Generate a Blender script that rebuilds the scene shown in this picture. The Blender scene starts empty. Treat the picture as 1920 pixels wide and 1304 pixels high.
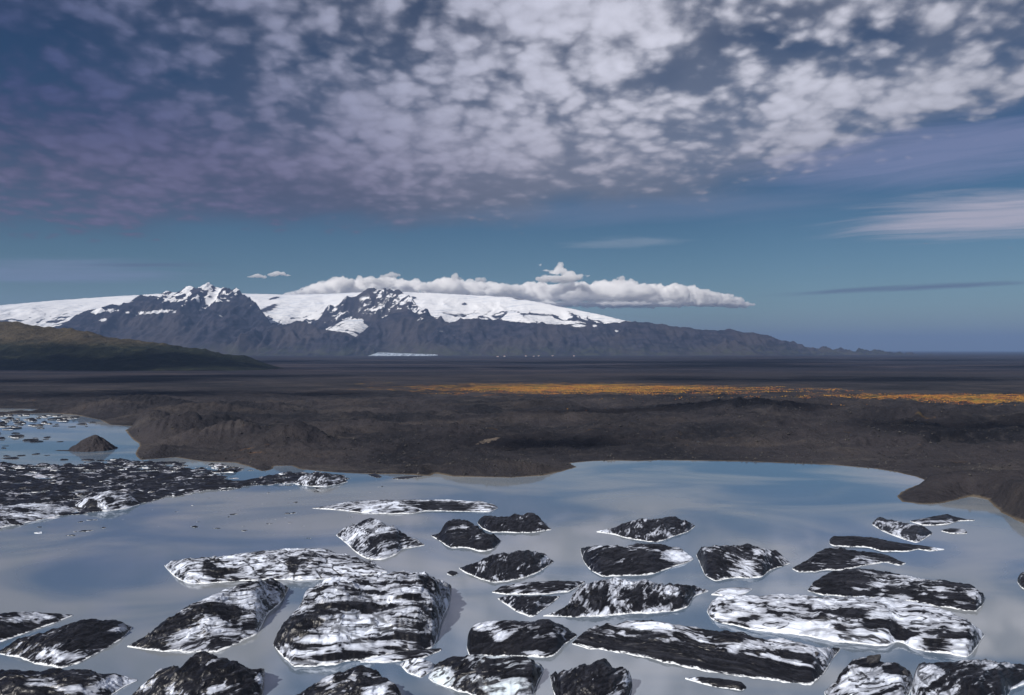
import bpy, math, random
import numpy as np
R = math.radians
random.seed(7)
S = bpy.context.scene
COL = S.collection

# ------------------------------------------------------------------ camera
CAM_H, FPX, CX, HY = 100.0, 1500.0, 960.0, 657.0      # metres; focal length, centre column and horizon row in photo pixels
cam = bpy.data.cameras.new('camera')
cam.sensor_width = 36.0
cam.lens = 36.0 * FPX / 1920.0
cam.shift_y = (HY - 652.0) / 1920.0
cam.clip_start, cam.clip_end = 1.0, 300000.0
co = bpy.data.objects.new('camera', cam); COL.objects.link(co)
co.location = (0, 0, CAM_H); co.rotation_euler = (R(90), 0, 0)
S.camera = co
S.view_settings.view_transform = 'Standard'
S.view_settings.look = 'None'
S.view_settings.exposure = 0.3
S.view_settings.gamma = 1.0
S.cycles.volume_bounces = 40
S.cycles.max_bounces = 40; S.cycles.diffuse_bounces = 2; S.cycles.glossy_bounces = 2
S.cycles.use_denoising = True

def ground_pt(px, py, z=0.0):
    """world point at height z that the photograph shows at (px, py)"""
    d = (CAM_H - z) * FPX / (py - HY)
    return ((px - CX) / FPX * d, d)

# ------------------------------------------------------------------ node expressions
class E:
    def __init__(s, nt, sock): s.nt, s.k = nt, sock
    def _m(s, op, *a, clamp=False): return M(s.nt, op, s, *a, clamp=clamp)
    def __add__(s, o): return s._m('ADD', o)
    __radd__ = __add__
    def __sub__(s, o): return s._m('SUBTRACT', o)
    def __rsub__(s, o): return M(s.nt, 'SUBTRACT', o, s)
    def __mul__(s, o): return s._m('MULTIPLY', o)
    __rmul__ = __mul__
    def __truediv__(s, o): return s._m('DIVIDE', o)
    def __rtruediv__(s, o): return M(s.nt, 'DIVIDE', o, s)
    def __neg__(s): return s * -1.0
def plug(nt, inp, v):
    if isinstance(v, E): nt.links.new(v.k, inp)
    elif v is not None: inp.default_value = v
def M(nt, op, *a, clamp=False):
    n = nt.nodes.new('ShaderNodeMath'); n.operation = op; n.use_clamp = clamp
    for i, v in enumerate(a): plug(nt, n.inputs[i], v)
    return E(nt, n.outputs[0])
def mx(a, b): return M(a.nt, 'MAXIMUM', a, b)
def mn(a, b): return M(a.nt, 'MINIMUM', a, b)
def sat(a): return M(a.nt, 'ADD', a, 0.0, clamp=True)
def sstep(a, lo, hi, t0=0.0, t1=1.0):
    n = a.nt.nodes.new('ShaderNodeMapRange'); n.interpolation_type = 'SMOOTHSTEP'
    for i, v in enumerate((a, lo, hi, t0, t1)): plug(a.nt, n.inputs[i], v)
    return E(a.nt, n.outputs[0])
def xyz(nt, x, y, z=0.0):
    n = nt.nodes.new('ShaderNodeCombineXYZ')
    for i, v in enumerate((x, y, z)): plug(nt, n.inputs[i], v)
    return E(nt, n.outputs[0])
def split(v):
    n = v.nt.nodes.new('ShaderNodeSeparateXYZ'); v.nt.links.new(v.k, n.inputs[0])
    return [E(v.nt, o) for o in n.outputs]
def noise(v, scale, detail=4.0, rough=0.55, dist=0.0, col=False):
    n = v.nt.nodes.new('ShaderNodeTexNoise'); n.noise_dimensions = '3D'
    v.nt.links.new(v.k, n.inputs['Vector'])
    for k, x in (('Scale', scale), ('Detail', detail), ('Roughness', rough), ('Distortion', dist)): plug(v.nt, n.inputs[k], x)
    return E(v.nt, n.outputs['Color' if col else 0])
def voro(v, scale, feature='F1', rand=1.0, smooth=0.5, out='Distance'):
    n = v.nt.nodes.new('ShaderNodeTexVoronoi'); n.feature = feature
    v.nt.links.new(v.k, n.inputs['Vector']); plug(v.nt, n.inputs['Scale'], scale); n.inputs['Randomness'].default_value = rand
    if feature == 'SMOOTH_F1': n.inputs['Smoothness'].default_value = smooth
    return E(v.nt, n.outputs[out])
def vadd(a, b, k=1.0):
    n = a.nt.nodes.new('ShaderNodeVectorMath'); n.operation = 'MULTIPLY_ADD'
    plug(a.nt, n.inputs[0], b); n.inputs[1].default_value = (k, k, k); plug(a.nt, n.inputs[2], a)
    return E(a.nt, n.outputs[0])
def vmap(v, rot=(0, 0, 0), scale=(1, 1, 1), loc=(0, 0, 0)):
    n = v.nt.nodes.new('ShaderNodeMapping'); v.nt.links.new(v.k, n.inputs['Vector'])
    n.inputs['Rotation'].default_value = rot; n.inputs['Scale'].default_value = scale; n.inputs['Location'].default_value = loc
    return E(v.nt, n.outputs[0])
def mixc(f, a, b, nt):
    n = nt.nodes.new('ShaderNodeMix'); n.data_type = 'RGBA'
    plug(nt, n.inputs[0], f)
    for i, v in ((6, a), (7, b)):
        if isinstance(v, E): nt.links.new(v.k, n.inputs[i])
        else: n.inputs[i].default_value = tuple(v) + (1,) if len(v) == 3 else v
    return E(nt, n.outputs[2])
def scalec(c, f, nt):
    n = nt.nodes.new('ShaderNodeVectorMath'); n.operation = 'SCALE'
    if isinstance(c, E): nt.links.new(c.k, n.inputs[0])
    else: n.inputs[0].default_value = c
    plug(nt, n.inputs['Scale'], f)
    return E(nt, n.outputs[0])
def mulc(a, b, nt):
    n = nt.nodes.new('ShaderNodeVectorMath'); n.operation = 'MULTIPLY'
    for i, v in enumerate((a, b)):
        if isinstance(v, E): nt.links.new(v.k, n.inputs[i])
        else: n.inputs[i].default_value = v
    return E(nt, n.outputs[0])
def ramp(f, stops, interp='LINEAR'):
    n = f.nt.nodes.new('ShaderNodeValToRGB'); f.nt.links.new(f.k, n.inputs[0])
    r = n.color_ramp; r.interpolation = interp
    while len(r.elements) < len(stops): r.elements.new(0.5)
    for e, (p, c) in zip(r.elements, stops):
        e.position = p; e.color = tuple(c) + (1,) if len(c) == 3 else c
    return E(f.nt, n.outputs[0])
def curve(f, pts):
    """piecewise-smooth value curve through pts, x and y both within 0..1"""
    n = f.nt.nodes.new('ShaderNodeFloatCurve'); plug(f.nt, n.inputs['Value'], f)
    c = n.mapping.curves[0]
    while len(c.points) < len(pts): c.points.new(0.5, 0.5)
    for p, (x, y) in zip(c.points, pts): p.location = (x, y)
    n.mapping.update()
    return E(f.nt, n.outputs[0])
def blob(u, v, cx, cy, rx, ry):
    """soft elliptical hump, 1 in its centre, 0 outside"""
    a = (u - cx) * (1.0 / rx); b = (v - cy) * (1.0 / ry)
    return sstep(M(u.nt, 'SQRT', a * a + b * b), 1.0, 0.0)

# ------------------------------------------------------------------ sky
SUN = np.array((-0.55, -0.55, 0.60)); SUN = SUN / np.linalg.norm(SUN)      # towards the sun
SUN_EL = math.asin(SUN[2]); SUN_AZ = math.atan2(SUN[0], SUN[1])
W = bpy.data.worlds.new('World'); S.world = W; W.use_nodes = True
nt = W.node_tree; nt.nodes.clear()
sky = nt.nodes.new('ShaderNodeTexSky'); sky.sky_type = 'NISHITA'; sky.sun_disc = False
sky.sun_elevation = SUN_EL; sky.sun_rotation = SUN_AZ
sky.air_density = 1.0; sky.dust_density = 0.4; sky.ozone_density = 3.0; sky.altitude = 100
BG = 0.10
tc = nt.nodes.new('ShaderNodeTexCoord'); D = E(nt, tc.outputs['Generated'])
dx, dy, dz = split(D)
el = mx(dz, 0.0)
clear = mulc(E(nt, sky.outputs[0]), ramp(el, [(0.0, (0.36, 0.40, 0.42)), (0.05, (0.30, 0.375, 0.415)), (0.13, (0.21, 0.30, 0.345)), (0.24, (0.105, 0.195, 0.27)), (0.36, (0.045, 0.13, 0.205)), (1.0, (0.045, 0.13, 0.205))]), nt)
zz = mx(dz, 0.035)
X, Y = dx / zz, dy / zz                       # position on the flat cloud layer, in units of its height
rr = M(nt, 'SQRT', X * X + Y * Y + 0.01)
squeeze = M(nt, 'LOGARITHM', rr + 1.0, math.e) * 2.6 / rr          # billows have height: far ones look less flattened than a flat layer would
P = xyz(nt, X * squeeze, Y * squeeze, 0.0)
Pw = vadd(P, noise(P, 1.5, 2.0, 0.5, col=True), 0.22)
# far edge of the layer, nearer on the right
Xn = sat((X + 8.0) / 12.0)
edge = curve(Xn, [(0.0, 0.66), (0.53, 0.66), (0.60, 0.60), (0.68, 0.53), (0.78, 0.44), (0.825, 0.34), (0.90, 0.26), (1.0, 0.22)]) * 10.0
f_lo = noise(Pw, 0.9, 3.0, 0.55)
f_hi = noise(Pw, 2.6, 4.0, 0.55)
cell = 1.0 - voro(vadd(Pw, noise(P, 7.0, 2.0, 0.5, col=True), 0.14), 6.2, 'SMOOTH_F1', 1.0, 0.5) * 1.6
cell2 = 1.0 - voro(vadd(Pw, noise(P, 14.0, 2.0, 0.5, col=True), 0.07), 13.0, 'SMOOTH_F1', 1.0, 0.45) * 1.6
fib = noise(P, 24.0, 3.0, 0.6)
near_edge = sstep(edge - Y, -2.2, 1.6)
body = (f_lo - 0.5) * 1.9 + 0.48 + (f_hi - 0.5) * 0.8 + near_edge * 1.10 - 0.82 \
    + blob(X, Y, 0.35, 2.5, 0.75, 0.9) * 0.32 + blob(X, Y, 0.2, 4.0, 1.6, 1.4) * 0.26 + blob(X, Y, -1.2, 4.2, 1.5, 2.2) * 0.14 \
    + blob(X, Y, 1.85, 3.15, 0.8, 0.5) * 0.42 + blob(X, Y, 1.35, 3.85, 0.8, 0.7) * 0.34 - blob(X, Y, 1.15, 2.62, 1.05, 0.70) * 0.36 - blob(X, Y, -1.7, 2.5, 1.3, 1.2) * 0.46
puff = (cell - 0.38) * 0.72 + (cell2 - 0.38) * 0.42 + (fib - 0.5) * 0.30
dens = body + puff
alpha = sstep(dens, 0.12, 0.92)
veil = sstep(body + blob(X, Y, -0.9, 5.0, 4.2, 2.4) * 0.55, 0.05, 0.85) * (0.24 + blob(X, Y, -0.9, 5.0, 4.2, 2.6) * 0.52)
alpha = sat(alpha * 0.9 + veil * (1.0 - alpha))
lum = sstep(puff * 0.8 + body * 0.7, -0.1, 1.05, 0.60, 1.18) * (0.66 + blob(X, Y, 0.35, 2.6, 2.6, 3.8) * 0.52)
tone = sstep(X, -1.9, 0.75)
ccol = mixc(tone, mixc(sstep(Y, 2.4, 4.8), (0.45, 0.68, 1.9), (1.7, 1.55, 2.75), nt), mixc(sstep(Y, 2.6, 5.2), (4.9, 4.9, 5.6), (3.7, 3.6, 4.4), nt), nt)
deck = scalec(ccol, lum, nt)
skyc = mixc(alpha * 0.96, clear, deck, nt)
# low streaks: a lens-shaped cloud on the right, veils low on the left, thin lines over the horizon
yy = mx(dy, 0.05); U, V = dx / yy, dz / yy
ahead = sstep(dy, 0.05, 0.3)
def px(u): return (u - CX) / FPX
def py(v): return (HY - v) / FPX
ang = 0.075
def streak(sky_in, x, y, rx, ry, col, k, sl=ang, seed=0.0, fx=3.0, fy=46.0):
    '''fibrous streak cloud'''
    vr = V - (U - px(x)) * sl
    q_ = xyz(nt, U * fx + seed, vr * fy + noise(xyz(nt, U * 3.0, vr * 9.0, seed), 1.0, 2.0, 0.5) * 2.0, seed)
    n_ = noise(q_, 1.0, 6.0, 0.66, 0.3); n2_ = noise(q_, 3.1, 3.0, 0.6)
    m = blob(U, vr, px(x), py(y), rx / FPX, ry / FPX)
    return mixc(sat(sstep(m * 0.75 + (n_ - 0.5) * 1.3, 0.12, 0.75) * (0.55 + n2_ * 0.9)) * sstep(m, 0.0, 0.22) * k * ahead, sky_in, col, nt)
skyc = streak(skyc, 1880, 405, 470, 74, (3.7, 3.6, 4.4), 0.95, 0.060, 1.0, 2.2, 60.0)
skyc = streak(skyc, 1780, 285, 620, 110, (2.1, 2.3, 3.8), 0.6, 0.16, 4.0, 1.6, 30.0)
skyc = streak(skyc, 1250, 395, 800, 50, (1.3, 1.75, 2.8), 0.5, 0.05, 5.0, 1.4, 26.0)
skyc = streak(skyc, 60, 508, 520, 40, (1.6, 2.1, 3.2), 0.8, 0.0, 7.0, 1.6, 60.0)
skyc = streak(skyc, 1180, 455, 190, 18, (2.2, 2.8, 3.6), 0.5, 0.03, 9.0, 10.0, 90.0)
skyc = streak(skyc, 1750, 538, 460, 11, (0.85, 1.15, 1.9), 0.8, 0.05, 11.0, 2.0, 60.0)
skyc = streak(skyc, 250, 497, 260, 9, (0.85, 1.15, 1.9), 0.7, 0.0, 13.0, 3.0, 60.0)
bg = nt.nodes.new('ShaderNodeBackground'); plug(nt, bg.inputs[0], skyc); bg.inputs[1].default_value = BG
wo = nt.nodes.new('ShaderNodeOutputWorld'); nt.links.new(bg.outputs[0], wo.inputs[0])
W.cycles.sampling_method = 'NONE'

sl = bpy.data.lights.new('sun', 'SUN'); sl.energy = 4.7; sl.angle = R(0.53); sl.color = (1.0, 0.94, 0.87)
so = bpy.data.objects.new('sun', sl); COL.objects.link(so)
from mathutils import Vector
so.rotation_euler = Vector(SUN).to_track_quat('Z', 'Y').to_euler()

# ------------------------------------------------------------------ numpy noise
_rng = np.random.RandomState(11)
_perm = np.concatenate([_rng.permutation(512)] * 3)
_ga = _rng.rand(512) * 2 * np.pi
_gx, _gy = np.cos(_ga), np.sin(_ga)
def perlin(x, y, seed=0):
    x = np.asarray(x, float) + seed * 17.31; y = np.asarray(y, float) - seed * 9.77
    xi, yi = np.floor(x).astype(np.int64), np.floor(y).astype(np.int64)
    xf, yf = x - xi, y - yi
    xi &= 511; yi &= 511
    u = xf * xf * xf * (xf * (xf * 6 - 15) + 10); v = yf * yf * yf * (yf * (yf * 6 - 15) + 10)
    def g(ix, iy, fx, fy):
        h = _perm[_perm[ix & 511] + (iy & 511)]
        return _gx[h] * fx + _gy[h] * fy
    a = g(xi, yi, xf, yf); b = g(xi + 1, yi, xf - 1, yf); c = g(xi, yi + 1, xf, yf - 1); d = g(xi + 1, yi + 1, xf - 1, yf - 1)
    return (a + u * (b - a) + v * (c + u * (d - c) - (a + u * (b - a)))) * 1.5
def fbm(x, y, oct=5, gain=0.5, lac=2.03, seed=0):
    s, a, f = 0.0, 1.0, 1.0
    for i in range(oct):
        s = s + a * perlin(x * f, y * f, seed + i * 3); a *= gain; f *= lac
    return s
def ridged(x, y, oct=5, gain=0.5, lac=2.03, seed=0):
    s, a, f, w = 0.0, 1.0, 1.0, 1.0
    for i in range(oct):
        n_ = 1.0 - np.abs(perlin(x * f, y * f, seed + i * 3)); n_ = n_ * n_
        s = s + a * n_ * w; w = np.clip(n_ * 1.6, 0, 1); a *= gain; f *= lac
    return s
def smooth(a, lo, hi):
    t = np.clip((a - lo) / (hi - lo), 0, 1); return t * t * (3 - 2 * t)

# ------------------------------------------------------------------ mesh helpers
def grid_mesh(name, VX, VY, VZ, flip=False):
    ny, nx = VX.shape
    v = np.stack([VX, VY, VZ], -1).reshape(-1, 3).astype(np.float32)
    i = np.arange(ny * nx).reshape(ny, nx)
    q = np.stack([i[:-1, :-1], i[:-1, 1:], i[1:, 1:], i[1:, :-1]], -1).reshape(-1, 4)
    if flip: q = q[:, ::-1]
    return raw_mesh(name, v, q)
def raw_mesh(name, v, q, smooth_shade=True):
    v = np.asarray(v, np.float32); q = np.asarray(q, np.int32); k = q.shape[1]
    me = bpy.data.meshes.new(name)
    me.vertices.add(len(v)); me.vertices.foreach_set('co', v.ravel())
    me.loops.add(q.size); me.loops.foreach_set('vertex_index', q.ravel())
    me.polygons.add(len(q)); me.polygons.foreach_set('loop_start', np.arange(0, q.size, k, dtype=np.int32))
    me.polygons.foreach_set('use_smooth', np.full(len(q), smooth_shade))
    me.update(calc_edges=True)
    return me
def attr(me, name, a):
    at = me.attributes.new(name, 'FLOAT', 'POINT'); at.data.foreach_set('value', np.asarray(a, np.float32).ravel())
def link(name, me, mat=None, loc=(0, 0, 0), kind=None, label=None, cat=None, group=None, parent=None):
    o = bpy.data.objects.new(name, me); COL.objects.link(o); o.location = loc
    if mat is not None and not me.materials: me.materials.append(mat)
    for k, x in (('kind', kind), ('label', label), ('category', cat), ('group', group)):
        if x: o[k] = x
    if parent: o.parent = parent
    return o
def ico(sub=3):
    import bmesh
    bm = bmesh.new(); bmesh.ops.create_icosphere(bm, subdivisions=sub, radius=1.0)
    v = np.array([x.co[:] for x in bm.verts]); f = np.array([[x.index for x in q.verts] for q in bm.faces]); bm.free()
    return v, f
def new_mat(name):
    m = bpy.data.materials.new(name); m.use_nodes = True; t = m.node_tree; t.nodes.clear()
    b = t.nodes.new('ShaderNodeBsdfPrincipled'); o = t.nodes.new('ShaderNodeOutputMaterial'); t.links.new(b.outputs[0], o.inputs[0])
    return m, t, b
def coords(t, which='Object'):
    n = t.nodes.new('ShaderNodeTexCoord'); return E(t, n.outputs[which])
def position(t):
    n = t.nodes.new('ShaderNodeNewGeometry'); return E(t, n.outputs['Position']), E(t, n.outputs['Normal'])
def attrn(t, name):
    n = t.nodes.new('ShaderNodeAttribute'); n.attribute_name = name; return E(t, n.outputs['Fac'])
def bump(t, b, h, strength, dist):
    n = t.nodes.new('ShaderNodeBump'); n.inputs['Strength'].default_value = strength; n.inputs['Distance'].default_value = dist
    plug(t, n.inputs['Height'], h); t.links.new(n.outputs[0], b.inputs['Normal'])

# ------------------------------------------------------------------ shoreline
SHORE_PX = [(-260, 800), (-150, 783), (0, 777), (90, 775), (140, 778), (188, 788), (206, 797), (270, 801), (234, 806), (246, 822), (262, 834), (253, 852),
            (262, 863), (330, 858), (380, 866), (440, 868), (468, 876), (490, 884), (508, 882), (516, 874), (548, 874), (560, 880), (610, 885), (660, 888), (700, 889), (760, 890),
            (806, 893), (815, 888), (850, 894), (900, 895), (960, 896), (1020, 892), (1055, 884), (1083, 876), (1068, 869), (1110, 865), (1160, 864),
            (1200, 865), (1240, 863), (1300, 864), (1400, 866), (1480, 869), (1560, 872), (1640, 879), (1680, 886), (1715, 894), (1746, 905),
            (1715, 911), (1690, 922), (1681, 931), (1690, 941), (1730, 946), (1770, 944), (1800, 936), (1822, 931), (1852, 937), (1866, 952), (1882, 964),
            (1920, 982), (2050, 1030), (2300, 1150)]
SHORE = [ground_pt(*p) for p in SHORE_PX] + [(430, 180), (470, 0), (460, -300), (-900, -300), (-1500, 300), (-1400, 900)]
POND = [ground_pt(*p) for p in ((-300, 766), (-100, 765), (60, 767), (92, 770), (60, 773), (0, 774), (-300, 774))]
def signed(poly, x, y):
    """distance to a polygon's edge, negative inside"""
    P_ = np.array(poly); n_ = len(P_)
    d = np.full(x.shape, 1e18); ins = np.zeros(x.shape, bool)
    for i in range(n_):
        ax, ay = P_[i]; bx_, by_ = P_[(i + 1) % n_]
        ex, ey = bx_ - ax, by_ - ay
        t = np.clip(((x - ax) * ex + (y - ay) * ey) / (ex * ex + ey * ey + 1e-9), 0, 1)
        d = np.minimum(d, (x - ax - t * ex) ** 2 + (y - ay - t * ey) ** 2)
        c = ((ay > y) != (by_ > y)) & (x < (bx_ - ax) * (y - ay) / (by_ - ay + 1e-12) + ax)
        ins ^= c
    d = np.sqrt(d)
    return np.where(ins, -d, d)

def mound(x, y, cx, cy, h, rx, ry, rot=0.0, p=1.3, seed=0, rough=0.25):
    c, s = math.cos(rot), math.sin(rot)
    a = ((x - cx) * c + (y - cy) * s) / rx; b = (-(x - cx) * s + (y - cy) * c) / ry
    w = 1 + rough * fbm(x / (rx * .7), y / (rx * .7), 3, seed=seed)
    r = np.sqrt(a * a + b * b) * w
    return h * np.clip(1 - r, 0, 1) ** p

def peak(pxx, pyy, dist):
    """world x, y, z of a summit seen at a photo pixel, at a chosen distance"""
    return ((pxx - CX) / FPX * dist, dist, CAM_H - dist * (pyy - HY) / FPX)

def ground_height(x, y):
    sd = np.minimum(signed(SHORE, x, y), signed(POND, x, y))
    sd = sd + fbm(x / 22, y / 22, 4, seed=5) * 2.6 * np.clip(sd / 20 + .6, 0, 1) * smooth(np.abs(sd), 0, 14) + fbm(x / 7, y / 7, 2, seed=9) * 0.7
    inland = np.clip(sd, 0, None)
    moraine = smooth(inland, 4, 130) * (1 - 0.88 * smooth(y, 1250, 2100))
    base = 0.16 * np.minimum(inland, 12) + 1.6 * smooth(inland, 4, 60) + 2.5 * smooth(inland, 40, 400)
    rough = fbm(x / 130, y / 90, 6, 0.52, seed=1) * 6.4 + (ridged(x / 75, y / 50, 5, 0.5, seed=2) - 1.0) * 4.2
    z = base + moraine * (rough + 2.0)
    z += smooth(inland, 3, 40) * fbm(x / 18, y / 12, 4, 0.6, seed=14) * 1.6 * (1 - .8 * smooth(y, 1200, 2000))
    # the ridge of black mounds behind the left shore
    k = smooth(inland, 0, 25)
    m = np.zeros_like(z)
    for (a, b, d, rx, ry, rot, p, sd_) in ((548, 797, 830, 46, 40, 0.0, 0.9, 1), (500, 806, 835, 70, 36, 0.1, 1.1, 2), (430, 789, 850, 80, 50, -0.2, 1.0, 3),
                                     (352, 772, 930, 95, 75, 0.3, 1.0, 4), (280, 765, 1010, 90, 90, 0.2, 1.1, 5), (245, 741, 1300, 190, 120, 0.1, 1.2, 6), (400, 752, 1200, 200, 100, 0.0, 1.2, 7),
                                     (640, 815, 860, 90, 60, 0.0, 1.2, 8), (310, 830, 760, 60, 30, 0.0, 1.3, 9), (720, 800, 950, 150, 70, 0.1, 1.3, 10), (880, 808, 880, 130, 40, 0.1, 1.3, 11)):
        cx, cy, h = peak(a, b, d)
        m = np.maximum(m, mound(x, y, cx, cy, max(h - 3, 5), rx, ry, rot, p, sd_))
    gl = ridged((x + 0.25 * y) / 9.0, y / 60.0, 3, 0.55, seed=21) - 1.0
    z += k * (m + gl * 0.16 * np.clip(m, 0, 14))
    # terraces with worn scarps on the right
    for (pa, ya, pb, yb, hh, sd_) in ((1180, 806, 1500, 792, 7, 30), (1330, 800, 1980, 812, 9, 31), (1060, 835, 1500, 826, 5, 32), (1420, 845, 1990, 838, 7, 33), (900, 770, 1700, 776, 5, 34)):
        x0, y0 = ground_pt(pa, ya); x1, y1 = ground_pt(pb, yb)
        t = np.clip((x - x0) / (x1 - x0), 0, 1)
        yl = y0 + t * (y1 - y0) + fbm(x / 90, y / 400, 4, 0.5, seed=sd_) * 32 + ridged(x / 26, y / 300, 3, seed=sd_ + 5) * 6
        fade = smooth(x, x0 - 20, x0 + 100) * (1 - smooth(x, x1 - 20, x1 + 120))
        z += k * hh * fade * smooth(y - yl, 0, 16) * (1 - smooth(y - yl, 60, 420))
    # point on the right and the dark bank at the edge of the picture
    for (a, b, d, rx, ry, p, sd_) in ((1760, 903, 575, 48, 34, 0.8, 40), (1905, 895, 560, 70, 55, 1.0, 41), (2000, 910, 470, 90, 90, 1.0, 42), (930, 868, 652, 120, 22, 1.2, 43)):
        cx, cy, h = peak(a, b, d)
        z += smooth(inland, 0, 14) * mound(x, y, cx, cy, max(h, 2), rx, ry, 0, p, sd_)
    # flat outwash plain
    z += smooth(y, 1500, 4000) * fbm(x / 900, y / 900, 4, seed=50) * 1.6
    z = np.where(sd > 0, z, np.maximum(sd * 0.35, -6))
    return z, sd

# ------------------------------------------------------------------ ground
NX, NY = 860, 660
u_ = np.linspace(-1.0, 1.0, NX); g = np.linspace(0, 1, NY)
yv = 380 * (85000 / 380) ** (g ** 1.12)
UU, YV = np.meshgrid(u_, yv)
XV = UU * YV
ZV, SDV = ground_height(XV, YV)
ZV = np.where(YV > 60000, np.minimum(ZV, 3), ZV)
me = grid_mesh('ground', XV, YV, ZV)
attr(me, 'shore', np.clip(SDV, -20, 200))
m, t, b = new_mat('black_moraine_gravel')
Pp, Nn = position(t); gx, gy, gz = split(Pp)
sh = attrn(t, 'shore')
big = noise(Pp, 0.0042, 6.0, 0.6, 0.6); mid = noise(vmap(Pp, scale=(0.016, 0.03, 0.03)), 1.0, 7.0, 0.66, 0.5); fine = noise(Pp, 0.13, 4.0, 0.65)
c = mixc(sstep(big, 0.36, 0.66), (0.005, 0.0055, 0.009), (0.036, 0.032, 0.036), t)
c = mixc(sstep(mid * 0.7 + fine * 0.3, 0.36, 0.68) * 0.65, c, (0.011, 0.011, 0.015), t)
c = mixc(sstep(noise(vmap(Pp, scale=(0.008, 0.02, 0.02)), 1.0, 6.0, 0.68, 0.6), 0.52, 0.70) * 0.7, c, (0.058, 0.052, 0.051), t)
c = mixc(sstep(fine, 0.52, 0.70) * 0.55, c, (0.036, 0.033, 0.035), t)
c = mixc(sstep(fine, 0.46, 0.32) * 0.6, c, (0.004, 0.004, 0.006), t)
sx_, sy_ = ground_pt(918, 838)
c = mixc(sstep(blob(gx, gy - gx * 0.9, sx_, sy_ - sx_ * 0.9, 26.0, 16.0) + (fine - 0.5) * 2.2, 0.50, 0.85), c, (0.22, 0.18, 0.14), t)
c = mixc(sstep(noise(vmap(Pp, scale=(0.0035, 0.007, 0.0)), 1.0, 4.0, 0.6, 0.5), 0.50, 0.66) * 0.55, c, (0.050, 0.042, 0.039), t)
far = sstep(gy, 1700.0, 4200.0)
plainn = noise(vmap(Pp, scale=(0.0011, 0.0026, 0.0)), 1.0, 6.0, 0.62, 0.3)
c = mixc(far, c, ramp(plainn, [(0.3, (0.005, 0.006, 0.013)), (0.5, (0.012, 0.012, 0.022)), (0.62, (0.040, 0.031, 0.036)), (0.8, (0.022, 0.022, 0.027))]), t)
# moss and autumn heath on the flats
hx = noise(vmap(Pp, scale=(0.006, 0.013, 0.0)), 1.0, 7.0, 0.7, 0.4)
def band(x0, y0, x1, y1):
    cx, cy = (x0 + x1) / 2, (y0 + y1) / 2
    return blob(gx, gy, cx, cy, (x1 - x0) / 2, (y1 - y0) / 2)
heath = mx(mx(band(-640, 1440, 960, 2560), band(280, 1220, 1520, 1850)), mx(band(640, 1120, 1500, 1420) * 0.5, band(-900, 1900, 300, 2500) * 0.35))
hf_ = noise(vmap(Pp, scale=(0.03, 0.05, 0.0)), 1.0, 5.0, 0.72)
hm = sstep(heath * 0.85 + (hx - 0.5) * 1.6 + (hf_ - 0.5) * 2.2, 0.34, 0.98) * 0.9
hc = ramp(noise(vmap(Pp, scale=(0.010, 0.022, 0.0)), 1.0, 6.0, 0.75), [(0.3, (0.10, 0.035, 0.020)), (0.42, (0.22, 0.085, 0.022)), (0.52, (0.33, 0.17, 0.025)), (0.58, (0.20, 0.15, 0.025)), (0.66, (0.08, 0.085, 0.025)), (0.8, (0.05, 0.035, 0.03))])
c = mixc(hm, c, hc, t)
# pale mud at the waterline
c = mixc(sstep(sh + (mid - 0.5) * 4.0, 2.6, 0.4) * 0.75, c, (0.125, 0.102, 0.074), t)
b.inputs['Roughness'].default_value = 0.9; b.inputs['Specular IOR Level'].default_value = 0.2
plug(t, b.inputs['Base Color'], c)
bump(t, b, fine * 2.2 + mid * 5.0, 0.9, 1.6)
ground = link('ground', me, m, kind='structure')
GROUND_MAT = m

# ------------------------------------------------------------------ water
wx = np.linspace(-2200, 900, 40); wy = np.linspace(-320, 1400, 30)
WX, WY = np.meshgrid(wx, wy)
me = grid_mesh('water', WX, WY, WX * 0)
m, t, b = new_mat('silty_meltwater_reflections')
Pp, Nn = position(t)
plug(t, b.inputs['Base Color'], mixc(sstep(noise(vmap(Pp, scale=(0.0075, 0.011, 1.0)), 1.0, 3.0, 0.5, 0.8), 0.36, 0.64), (0.085, 0.138, 0.212), (0.238, 0.262, 0.285), t))  # silt colour; its blue and pale patches imitate blurred cloud reflections
b.inputs['Roughness'].default_value = 0.05; b.inputs['IOR'].default_value = 3.2; b.inputs['Specular IOR Level'].default_value = 0.5
plug(t, b.inputs['Roughness'], sstep(noise(vmap(Pp, scale=(0.004, 0.012, 1.0)), 1.0, 4.0, 0.6, 0.6), 0.35, 0.7, 0.03, 0.10))
wv = noise(vmap(Pp, scale=(0.5, 0.9, 1.0)), 1.0, 3.0, 0.6) * sstep(noise(Pp, 0.012, 3.0, 0.5, 0.6), 0.3, 0.7, 0.4, 1.0)
bump(t, b, wv, 0.010, 0.35)
water = link('water', me, m, kind='structure')

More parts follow.
